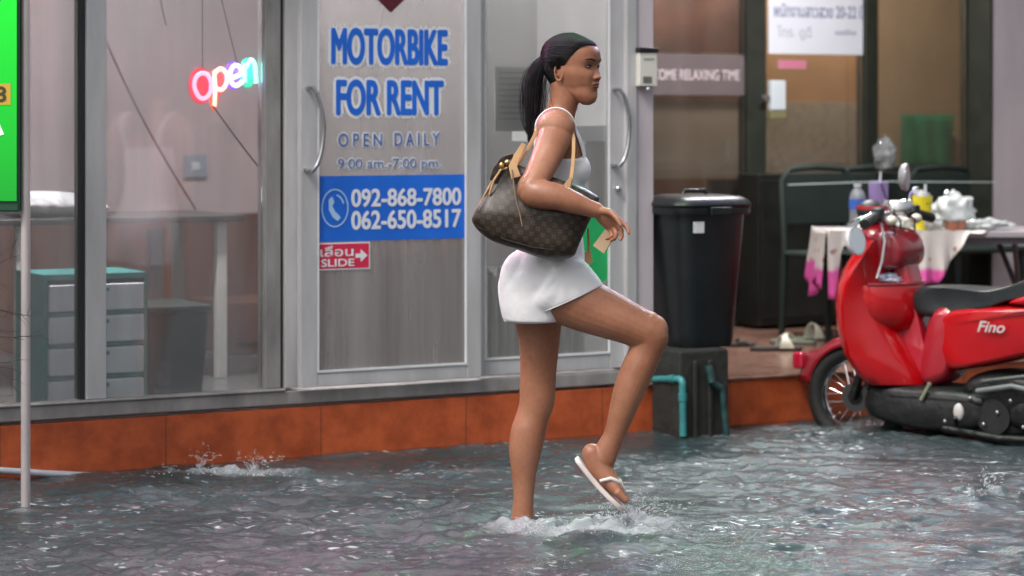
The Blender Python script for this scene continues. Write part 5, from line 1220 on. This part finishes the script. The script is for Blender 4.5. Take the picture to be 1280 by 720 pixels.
# ---------------------------------------------------------------- handbag
def bag_mat():
    m = M('dark_patterned_leather', (.040, .027, .018), .42); n = m.node_tree.nodes; l = m.node_tree.links; b = n['Principled BSDF']
    tc = n.new('ShaderNodeTexCoord'); mp_ = n.new('ShaderNodeMapping'); mp_.inputs['Rotation'].default_value = (0, R(38), 0); mp_.inputs['Scale'].default_value = (42, 42, 42); l.new(tc.outputs['Object'], mp_.inputs[0])
    sp = n.new('ShaderNodeSeparateXYZ'); l.new(mp_.outputs[0], sp.inputs[0])
    def frac(s):
        f_ = n.new('ShaderNodeMath'); f_.operation = 'FRACT'; l.new(s, f_.inputs[0]); a_ = n.new('ShaderNodeMath'); a_.operation = 'SUBTRACT'; a_.inputs[1].default_value = .5; l.new(f_.outputs[0], a_.inputs[0]); return a_.outputs[0]
    u, v = frac(sp.outputs[0]), frac(sp.outputs[2]); cb_ = n.new('ShaderNodeCombineXYZ'); l.new(u, cb_.inputs[0]); l.new(v, cb_.inputs[1])
    ln_ = n.new('ShaderNodeVectorMath'); ln_.operation = 'LENGTH'; l.new(cb_.outputs[0], ln_.inputs[0])
    mu_ = n.new('ShaderNodeMath'); mu_.operation = 'MULTIPLY'; l.new(u, mu_.inputs[0]); l.new(v, mu_.inputs[1]); ab = n.new('ShaderNodeMath'); ab.operation = 'ABSOLUTE'; l.new(mu_.outputs[0], ab.inputs[0])
    ad_ = n.new('ShaderNodeMath'); ad_.operation = 'MULTIPLY_ADD'; ad_.inputs[1].default_value = 6.0; l.new(ab.outputs[0], ad_.inputs[0]); l.new(ln_.outputs['Value'], ad_.inputs[2])
    r = n.new('ShaderNodeValToRGB'); r.color_ramp.elements[0].position = .10; r.color_ramp.elements[0].color = (.022, .014, .010, 1); r.color_ramp.elements[1].position = .52; r.color_ramp.elements[1].color = (.024, .015, .010, 1)
    e = r.color_ramp.elements.new(.18); e.color = (.062, .046, .029, 1); e = r.color_ramp.elements.new(.34); e.color = (.052, .038, .024, 1)
    l.new(ad_.outputs[0], r.inputs[0])
    nz = n.new('ShaderNodeTexNoise'); nz.inputs['Scale'].default_value = 5; nz.inputs['Detail'].default_value = 4; l.new(tc.outputs['Object'], nz.inputs[0])
    bp_ = n.new('ShaderNodeBump'); bp_.inputs['Strength'].default_value = .5; bp_.inputs['Distance'].default_value = .02; l.new(nz.outputs['Fac'], bp_.inputs['Height']); l.new(bp_.outputs[0], b.inputs['Normal'])
    l.new(r.outputs[0], b.inputs['Base Color']); return m
bagl = bag_mat(); tan = M('tan_leather', (.42, .25, .11), .5, noise=(15, .15)); brass = M('brass', (.55, .38, .14), .3, .9)
YB = PYW - .215; bb_ = P(660, 325, YB)
bag = thing('handbag', 'dark brown patterned shoulder bag with tan straps under the woman\'s arm', 'handbag', bb_)
outl = [(590, 277), (592, 268), (600, 252), (612, 230), (624, 210), (630, 200), (645, 205), (670, 214), (700, 224), (725, 233), (744, 243), (749, 249), (744, 262), (736, 278), (728, 296), (722, 310), (718, 319), (708, 323), (690, 325), (672, 321), (650, 314), (628, 306), (610, 298), (598, 289)]
# densify
dn = []
for i in range(len(outl)):
    p0, p1, p2, p3 = [np.array(outl[(i + k) % len(outl)], float) for k in (-1, 0, 1, 2)]
    for u in (0, .33, .66): dn.append(.5 * (2 * p1 + (p2 - p0) * u + (2 * p0 - 5 * p1 + 4 * p2 - p3) * u * u + (3 * p1 - p0 - 3 * p2 + p3) * u ** 3))
cen = np.array([668, 272.]); layers = []
for yo, s_ in ((-.074, .0), (-.074, .30), (-.073, .6), (-.068, .82), (-.056, .93), (-.038, .985), (-.015, 1), (.015, 1), (.038, .985), (.056, .93), (.068, .8), (.072, .5), (.072, 0)):
    row = []
    for k, q in enumerate(dn):
        s2 = max(s_, .02); pp = cen + (q - cen) * s2; top = max(0, min(1, (262 - q[1]) / 50)); y_ = yo * (1 - .55 * top * (s_ > .4))
        p_3 = P(pp[0], pp[1], YB + y_); fold = .006 * mnoise.noise(Vector((pp[0] * .05, pp[1] * .03, 2.0))) + .003 * math.sin((pp[0] - pp[1] * .4) * .16)
        row.append(p_3 + Vector((0, fold * (1 if yo < 0 else -1), fold * .3)))
    layers.append(row)
MB().loft(layers).build('body', bagl, bag, smooth=True, off=bb_)
# dark piping at the top edge and base panel line
def bt_(pts, r, name, mat, n=10, flat=1.0, Y0=YB): return MB().tube([P(p[0], p[1], Y0 + p[2]) for p in pts], r, n, flat=flat).build(name, mat, bag, smooth=True, off=bb_)
bt_([(592, 272, -.030), (604, 247, -.034), (618, 221, -.034), (631, 201, -.026)], .0028, 'piping', tan)
bt_([(640, 212, -.058), (644, 245, -.07), (650, 268, -.077), (653, 283, -.079)], .0022, 'seam', M('tan_stitch', (.22, .15, .09), .6))
bt_([(598, 284, -.05), (630, 299, -.066), (665, 309, -.072), (700, 314, -.066), (722, 306, -.045)], .002, 'seam', M('dark_seam', (.015, .01, .008), .6))
def strap(pts, wd, name, mat, th=.0022):
    rr_ = []
    for i, p in enumerate(pts):
        c_ = P(p[0], p[1], YB + p[2]); a_ = P(*pts[max(i - 1, 0)][:2], YB + pts[max(i - 1, 0)][2]); b_ = P(*pts[min(i + 1, len(pts) - 1)][:2], YB + pts[min(i + 1, len(pts) - 1)][2]); t = (b_ - a_).normalized()
        nn_ = t.cross(Vector((0, -1, 0))).normalized(); w2 = wd[i] if isinstance(wd, (list, tuple)) else wd
        oo = t.cross(nn_).normalized()
        rr_.append([c_ + nn_ * w2 - oo * th, c_ + nn_ * w2 + oo * th, c_ - nn_ * w2 + oo * th, c_ - nn_ * w2 - oo * th])
    return MB().loft(rr_).build(name, mat, bag, bevel=.0012, off=bb_)
strap([(712, 236, -.058), (714, 222, -.05), (716, 205, -.02), (717, 188, .02), (717, 172, .045), (714, 158, .062), (706, 147, .075), (696, 143, .08), (684, 147, .075), (674, 158, .06), (667, 172, .05), (660, 186, .04), (652, 198, .02), (644, 210, -.02)], .0055, 'shoulder_strap', tan)
strap([(704, 244, -.068), (709, 232, -.066), (714, 222, -.056)], [.014, .010, .004], 'strap_tab', tan)
strap([(645, 222, -.056), (641, 208, -.052), (646, 196, -.02), (655, 180, .02)], [.015, .013, .010, .007], 'strap_tab', tan)
strap([(616, 226, -.04), (620, 212, -.045), (628, 200, -.035), (638, 196, -.01), (648, 197, .02)], [.010, .010, .009, .008, .006], 'side_strap', bagl)
bt_([(612, 243, -.05), (617, 226, -.055), (626, 212, -.05), (634, 210, -.045)], .0035, 'cord', tan)
MB().sphere(P(627, 207, YB - .052), (.008, .005, .010), 12, 8).build('buckle', brass, bag, smooth=True, off=bb_)
MB().sphere(P(634, 203, YB - .04), (.010, .007, .008), 12, 8).build('buckle', brass, bag, smooth=True, off=bb_)
MB().tube([P(735, 285, YB + .02), P(736, 300, YB + .02), P(736, 318, YB + .02)], [.003, .004, .004], 8).build('luggage_cord', tan, bag, smooth=True, off=bb_)
tgm = MB(); tgm.prism([(P(x, y, YB).x, P(x, y, YB).z) for x, y in ((731, 315), (739, 314), (741, 328), (736, 331), (731, 327))], YB + .012, YB + .017); tgm.build('luggage_tag', tan, bag, bevel=.001, off=bb_)
# small card in the near hand
ch = P(756, 300, YA - .12)
card = thing('folded_card', 'small tan folded card held in the woman\'s right hand', 'card', ch)
q = [P(x, y, YA - .12) for x, y in ((757, 286), (768, 295), (755, 317), (741, 307))]
MB().add([v - ch for v in q] + [v - ch + Vector((.003, .006, 0)) for v in q], [(0, 1, 2, 3), (7, 6, 5, 4), (0, 4, 5, 1), (1, 5, 6, 2), (2, 6, 7, 3), (3, 7, 4, 0)]).build('card', M('tan_card', (.45, .32, .20), .7, noise=(20, .1)), card)
# ---------------------------------------------------------------- red scooter: local x rearwards, y to its right (away from us), z up from the water
AL = R(35); SX0 = P(1074, 497, 9.95)
SB = Vector((SX0.x, SX0.y, GZ))
sco = thing('scooter', 'glossy red step-through motor scooter with a black seat parked in the flood water', 'scooter', SB, -AL)
Zo = -GZ
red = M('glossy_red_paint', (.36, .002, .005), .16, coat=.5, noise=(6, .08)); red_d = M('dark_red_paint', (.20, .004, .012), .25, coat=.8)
tyre_m = M('tyre_rubber', (.009, .009, .009), .7, bump=(90, .4)); chrome = M('chrome', (.75, .75, .77), .12, 1.0, noise=(20, .1)); seat_m = M('seat_vinyl', (.014, .019, .020), .36, bump=(140, .25), noise=(9, .2))
engine_m = M('engine_dark_metal', (.009, .010, .010), .45, .4, noise=(18, .5), bump=(40, .5)); blk = M('scooter_black_plastic', (.005, .006, .006), .5, noise=(14, .6), bump=(30, .4))
def sb(mb, name, mat, parent=None, **k): return mb.build(name, mat, parent or sco, **k)
def torus(mb, c, Rr, r, n=48, m=12, ry=None):
    rings = []
    for i in range(n):
        a = 2 * math.pi * i / n
        rings.append([(c[0] + (Rr + r * math.cos(2 * math.pi * k / m)) * math.cos(a), c[1] + (ry or r) * math.sin(2 * math.pi * k / m), c[2] + (Rr + r * math.cos(2 * math.pi * k / m)) * math.sin(a)) for k in range(m)])
    rings.append(rings[0]); mb.loft(rings, True, False); return mb
def wheel(x, z, Rr, steer=0.0):
    wv = bpy.data.objects.new('wheel', None); C.objects.link(wv); wv.parent = sco; wv.location = (x, 0, z); wv.rotation_euler = (0, 0, steer)
    torus(MB(), (0, 0, 0), Rr - .034, .034, 56, 12, .038).build('tyre', tyre_m, wv, smooth=True)
    torus(MB(), (0, 0, 0), Rr - .070, .010, 56, 8, .022).build('rim', chrome, wv, smooth=True)
    sp = MB()
    for k in range(28):
        a = 2 * math.pi * k / 28; a2 = a + (.55 if k % 2 else -.55); s_ = 1 if (k // 2) % 2 else -1
        sp.tube([(.03 * math.cos(a2), s_ * .028, .03 * math.sin(a2)), ((Rr - .075) * math.cos(a), 0, (Rr - .075) * math.sin(a))], .0016, 5)
    sp.build('spokes', chrome, wv, smooth=True)
    MB().tube([(0, -.045, 0), (0, .045, 0)], .032, 20).build('hub', engine_m, wv, smooth=True)
    disc = MB(); disc.tube([(0, -.040, 0), (0, -.036, 0)], .06, 32); disc.build('brake_disc', M('brake_disc_steel', (.1, .1, .1), .35, .9), wv, smooth=True)
    return wv
WR = .225; wheel(0, WR, WR, R(4)); wheel(1.20, WR, WR)
def bulge(mb, poly, w_, edge=.35, n=6, cx=None, y0=0.0, taper=None):
    """side outline given a rounded thickness across"""
    c_ = np.mean(np.array(poly), 0) if cx is None else np.array(cx); rings = []
    for k in range(-n, n + 1):
        a = k / n * math.pi / 2 * .999; s_ = 1 - edge * (1 - math.cos(a)) ** 1.3; row = []
        for p in poly:
            q = c_ + (np.array(p) - c_) * s_; ww = w_ * (taper(p) if taper else 1); row.append((q[0], y0 + ww * math.sin(a), q[1]))
        rings.append(row)
    mb.loft(rings); return mb
def smoothpoly(pts, m=4):
    out = []; L = len(pts)
    for i in range(L):
        p0, p1, p2, p3 = [np.array(pts[(i + k) % L], float) for k in (-1, 0, 1, 2)]
        for j in range(m):
            u = j / m; out.append(tuple(.5 * (2 * p1 + (p2 - p0) * u + (2 * p0 - 5 * p1 + 4 * p2 - p3) * u * u + (3 * p1 - p0 - 3 * p2 + p3) * u ** 3)))
    return out
# front mudguard
mg = MB(); rings = []
for i in range(22):
    a = R(20 + 150 * i / 21); tw_ = .062 * (1 - .35 * (i / 21) ** 3); row = []
    for k in range(13):
        b_ = -1 + 2 * k / 12; rr_ = WR + .035 - .045 * b_ * b_ + (.03 if i > 16 else 0) * (1 - abs(b_)) ; row.append((rr_ * math.cos(a), tw_ * b_, WR + rr_ * math.sin(a)))
    rings.append(row)
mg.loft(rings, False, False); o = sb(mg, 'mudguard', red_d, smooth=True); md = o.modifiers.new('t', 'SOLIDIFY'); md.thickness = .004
MB().box(-.30, -.25, -.03, .03, WR + .10, WR + .17).build('front_reflector', M('red_lens', (.45, .01, .04), .15, coat=1), sco, bevel=.012)
# fork
for s_ in (-1, 1): sb(MB().tube([(0, s_ * .058, WR), (.09, s_ * .05, WR + .28)], [.018, .016], 12), 'fork_leg', engine_m, smooth=True)
# leg shield: horizontal sections wrapped from edge to edge (x of edge, x of middle, half width)
rings = []
for z, xe, xm, hw_, th in ((.30, .15, .32, .20, .03), (.34, .125, .31, .235, .035), (.42, .085, .26, .27, .04), (.52, .065, .21, .28, .045), (.62, .06, .175, .28, .05), (.70, .065, .16, .265, .05), (.76, .085, .155, .24, .05), (.82, .11, .15, .20, .045), (.88, .125, .145, .14, .04)):
    n_ = 18; row = []
    for k in range(n_ + 1):
        u = -1 + 2 * k / n_; row.append((xe + (xm - xe) * (1 - abs(u) ** 2.2) + .01, hw_ * u, z))
    for k in range(n_ + 1):
        u = 1 - 2 * k / n_; row.append((xe + (xm - xe) * (1 - abs(u) ** 2.2) * .1 - th * (1 - abs(u) ** 6) - .01 - .05 * (1 - u * u), hw_ * u * .97, z))
    rings.append(row)
sb(MB().loft(rings), 'leg_shield', red, smooth=True)
# inner glove box with its curved lip
gb = MB(); rings = []
for z, x0_, hw_ in ((.48, .185, .02), (.52, .25, .14), (.58, .265, .19), (.65, .255, .205), (.70, .245, .20)):
    rings.append([(x0_ - .10 + .125 * (1 - abs(u) ** 2.5), hw_ * u, z) for u in [-1 + k / 8 for k in range(17)]] + [(.10, hw_, z), (.10, -hw_, z)])
sb(gb.loft(rings), 'glove_box', red, smooth=True)
rimp = [(.14 + .125 * (1 - abs(u) ** 2.5) , .20 * u, .703) for u in [-1 + k / 8 for k in range(17)]]
sb(MB().tube(rimp, .008, 8), 'glove_box_lip', red_d, smooth=True)
rg_ = thing('blue_cloth', 'crumpled blue and white cloth stuffed in the front pocket of the scooter', 'cloth', SB + Matrix.Rotation(-AL, 3, 'Z') @ Vector((.165, -.07, .70)))
crumple('cloth', rg_, (.055, .045, .022), M('blue_white_cloth', (.10, .17, .45), .7, noise=(14, .5), col2=(.6, .62, .7)), 2.2, amp=.5)
# centre ridge between the shield and the seat
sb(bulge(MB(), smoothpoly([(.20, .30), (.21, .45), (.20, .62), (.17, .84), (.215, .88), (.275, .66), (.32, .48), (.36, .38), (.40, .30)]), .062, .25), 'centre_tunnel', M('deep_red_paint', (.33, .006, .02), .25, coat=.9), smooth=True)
# floor and black underbody
sb(MB().box(.20, .62, -.16, .16, .235, .275), 'footboard', blk, bevel=.015)
sb(bulge(MB(), smoothpoly([(.08, .17), (.10, .29), (.30, .30), (.62, .29), (.66, .20), (.58, .13), (.3, .12)]), .16, .3), 'underbody', blk, smooth=True)
sb(bulge(MB(), smoothpoly([(.50, .12), (.47, .22), (.52, .34), (.66, .38), (.84, .36), (.92, .27), (.88, .15), (.7, .10)]), .13, .3), 'engine', engine_m, smooth=True)
for k in range(7): sb(MB().box(.53 + .012 * k, .535 + .012 * k, -.145, -.10, .20, .30), 'cooling_fin', engine_m) if k < 3 else None
sb(MB().tube([(.66, -.15, .20), (.66, -.12, .20)], .07, 24), 'engine_cover', M('dull_cast_metal', (.035, .036, .037), .4, .6, noise=(12, .3)), smooth=True)
sb(bulge(MB(), smoothpoly([(.72, .17), (.74, .26), (1.0, .28), (1.26, .25), (1.30, .20), (1.24, .15), (.95, .14)]), .035, .3, y0=-.115), 'transmission_cover', engine_m, smooth=True)
sb(MB().tube([(.50, -.15, .19), (.53, -.21, .165), (.54, -.24, .20)], [.008, .008, .008], 8), 'kick_stand', engine_m, smooth=True)
sb(MB().sphere((.545, -.22, .22), (.022, .012, .034), 14, 10), 'foot_peg', M('pale_rubber', (.42, .40, .38), .5), smooth=True)
sb(MB().tube([(.36, -.168, .25), (.40, -.172, .32)], .009, 8), 'side_trim', M('pale_green_metal', (.4, .45, .3), .3, .7), smooth=True)
# rear body: red fairing
body_poly = smoothpoly([(0.350, .42), (0.330, .55), (0.410, .605), (0.570, .635), (0.810, .655), (1.060, .70), (1.250, .72), (1.310, .66), (1.190, .56), (0.960, .48), (0.770, .43), (0.590, .385), (0.430, .36)])
sb(bulge(MB(), body_poly, .165, .28, taper=lambda p: .72 + .28 * math.sin(min(1, max(0, (p[0] - .31) / .5)) * math.pi / 2)), 'rear_fairing', red, smooth=True)
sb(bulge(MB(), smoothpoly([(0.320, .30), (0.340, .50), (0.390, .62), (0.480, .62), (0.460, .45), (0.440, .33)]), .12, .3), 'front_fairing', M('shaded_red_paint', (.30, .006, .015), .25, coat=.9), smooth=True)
sb(bulge(MB(), smoothpoly([(0.690, .645), (0.790, .69), (1.010, .735), (1.210, .755), (1.330, .74), (1.270, .70), (1.060, .68), (0.860, .645)]), .175, .3), 'tail_trim', red, smooth=True)
# seat
sb(bulge(MB(), smoothpoly([(0.260, .59), (0.255, .66), (0.310, .695), (0.430, .70), (0.590, .695), (0.730, .725), (0.910, .79), (1.110, .80), (1.210, .77), (1.190, .72), (0.910, .69), (0.710, .65), (0.610, .61), (0.510, .585), (0.360, .57)]), .145, .30, taper=lambda p: .60 + .40 * math.sin(min(1, max(0, (p[0] - .25) / .45)) * math.pi / 2)), 'seat', seat_m, smooth=True)
sb(MB().tube([(1.25, s_ * .13, .78) for s_ in (-1,)] + [(1.42, -.12, .82), (1.48, 0, .83), (1.42, .12, .82), (1.25, .13, .78)], .011, 8), 'grab_rail', chrome, smooth=True)
sb(MB().box(1.38, 1.45, -.08, .08, .60, .68), 'tail_lamp', M('tail_lamp_lens', (.4, .01, .01), .15, coat=1), bevel=.02)
text_mesh('Fino', M('silver_badge', (.62, .62, .62), .35, .5), 'badge', sco, (.60, -.163, .535), .115, .042, shear=.3, depth=.004, bold=.02)
sb(MB().tube([(.60, -.17, .30), (.75, -.175, .33), (.95, -.175, .30), (1.15, -.17, .24), (1.3, -.17, .2)], .012, 10), 'brake_cable', M('grey_hose', (.10, .11, .11), .4), smooth=True)
sb(MB().tube([(.62, -.165, .34), (.80, -.17, .37), (.98, -.16, .36), (1.05, -.14, .30)], .009, 8), 'hose', M('dark_hose', (.05, .055, .055), .4), smooth=True)
sb(MB().tube([(.45, -.15, .14), (.7, -.17, .12), (1.0, -.17, .13)], .016, 10), 'stand_bar', engine_m, smooth=True)
for k in range(9): sb(MB().sphere((.46 + .055 * k, -.163 - .006 * math.sin(k), .17 + .05 * ((k * 7) % 3)), (.009, .006, .009), 8, 6), 'bolt', M('bolt_steel', (.3, .3, .3), .35, .9), smooth=True)
# rear shock
sh = MB(); pts = []
for k in range(180): a = k / 12 * 2 * math.pi; u = k / 180; pts.append((1.05 + .08 * u + .026 * math.cos(a), -.14 + .026 * math.sin(a), .50 - .22 * u))
sh.tube(pts, .0055, 6); sb(sh, 'shock_spring', M('pale_spring', (.5, .5, .48), .35, .5), smooth=True)
sb(MB().tube([(1.045, -.14, .54), (1.135, -.14, .26)], .012, 10), 'shock_rod', engine_m, smooth=True)
sb(bulge(MB(), smoothpoly([(.95, .36), (1.1, .47), (1.3, .46), (1.46, .33), (1.42, .32), (1.3, .42), (1.12, .43), (1.0, .34)]), .05, .2), 'rear_mudguard', blk, smooth=True)
# headset: cowl, dials, grips, levers, mirrors
hd = bpy.data.objects.new('handlebar', None); C.objects.link(hd); hd.parent = sco; hd.location = (.15, 0, .94); hd.rotation_euler = (0, 0, R(4)); hd.scale = (1.15, 1.1, 1.12)
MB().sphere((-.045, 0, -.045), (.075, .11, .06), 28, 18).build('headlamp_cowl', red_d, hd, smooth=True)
MB().sphere((-.105, 0, -.04), (.03, .06, .05), 20, 14).build('headlamp', M('lamp_glass', (.55, .56, .58), .1, spec=.8), hd, smooth=True)
dial = MB(); dial.lathe([(.0, .085), (.045, .085), (.052, .09), (.056, .08), (.056, .05)], (.02, 0, 0), 28); do = dial.build('speedometer', chrome, hd, smooth=True)
MB().lathe([(.044, .0865), (.044, .0872)], (.02, 0, 0), 28).build('dial_face', M('dial_face', (.03, .03, .035), .2), do)
MB().tube([(.02, -.30, .02), (.01, -.14, .045), (-.01, 0, .04), (.01, .14, .045), (.02, .30, .02)], .011, 12).build('bar', chrome, hd, smooth=True)
for s_ in (-1, 1):
    MB().tube([(.012, s_ * .20, .036), (.026, s_ * .33, .014)], .0185, 14).build('grip', blk, hd, smooth=True)
    MB().tube([(-.005, s_ * .16, .04), (-.045, s_ * .22, .03), (-.040, s_ * .32, .012)], [.008, .006, .005], 8).build('lever', chrome, hd, smooth=True)
    MB().box(-.005, .035, s_ * .175 - .022, s_ * .175 + .022, .018, .068).build('switch_box', blk, hd, bevel=.008)
    ra = MB().tube([(.0, s_ * .17, .05), (-.01, s_ * .20, .10), (-.005, s_ * .235, .125), (0, s_ * .25, .13)], .0055, 8).build('mirror_stalk', chrome, hd, smooth=True) if s_ > 0 else MB().tube([(.0, -.17, .05), (-.03, -.21, .03), (-.04, -.24, -.02)], .0055, 8).build('mirror_stalk', chrome, hd, smooth=True)
# mirrors: near one shows its bright glass, far one its grey back
def mirror(x, y, z, rz, ry, glass_side, mat_b):
    m = bpy.data.objects.new('mirror', None); C.objects.link(m); m.parent = hd; m.location = (x, y, z); m.rotation_euler = (0, ry, rz)
    rr_ = []
    for k, (xx, s_) in enumerate(((-.026, .2), (-.024, .6), (-.016, .9), (-.004, 1), (.004, 1), (.0045, .92))): rr_.append([(xx, .052 * s_ * math.cos(2 * math.pi * q / 24), .052 * s_ * math.sin(2 * math.pi * q / 24)) for q in range(24)])
    MB().loft(rr_).build('mirror_shell', mat_b, m, smooth=True)
    MB().loft([[(xx, .046 * math.cos(2 * math.pi * q / 24), .046 * math.sin(2 * math.pi * q / 24)) for q in range(24)] for xx in (.0046, .0056)]).build('mirror_glass', M('mirror_glass', (.85, .87, .9), .03, 1.0), m, smooth=True)
mirror(-.03, -.265, -.05, R(-12), R(-10), 1, M('pale_shell', (.5, .5, .52), .3))
mirror(-.03, .22, .17, R(10), R(0), 1, M('grey_shell', (.22, .22, .23), .35))
MB().sphere((-.06, -.06, .05), (.048, .05, .042), 20, 14).build('meter_pod', blk, hd, smooth=True)
MB().lathe([(.047, -.008), (.0505, 0), (.050, .008)], (-.06, -.06, .062), 24, False).build('meter_band', M('red_band', (.4, .02, .03), .3, coat=.6), hd, smooth=True)
MB().sphere((.045, -.125, .02), (.020, .026, .018), 14, 10).build('indicator', M('clear_lens', (.6, .55, .45), .15, spec=.8), hd, smooth=True)
MB().sphere((.045, .125, .02), (.020, .026, .018), 14, 10).build('indicator', M('clear_lens', (.6, .55, .45), .15, spec=.8), hd, smooth=True)
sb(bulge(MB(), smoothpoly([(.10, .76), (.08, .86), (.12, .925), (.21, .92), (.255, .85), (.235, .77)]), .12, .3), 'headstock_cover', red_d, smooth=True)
sb(MB().tube([(.225, -.03, .84), (.245, -.03, .84)], .017, 18), 'ignition_lock', chrome, smooth=True)
for y_ in (-.07, -.03, .06):
    sb(MB().tube([(.16, y_, 1.0), (.21, y_ * 1.5, .96), (.21, y_ * 1.4, .86), (.17, y_, .78)], .004, 6), 'brake_cable', blk, smooth=True)
sb(MB().tube([(.18, -.16, .95), (.20, -.17, .88), (.19, -.175, .80), (.17, -.18, .73)], .005, 6), 'cable_sleeve', white_pl, smooth=True)
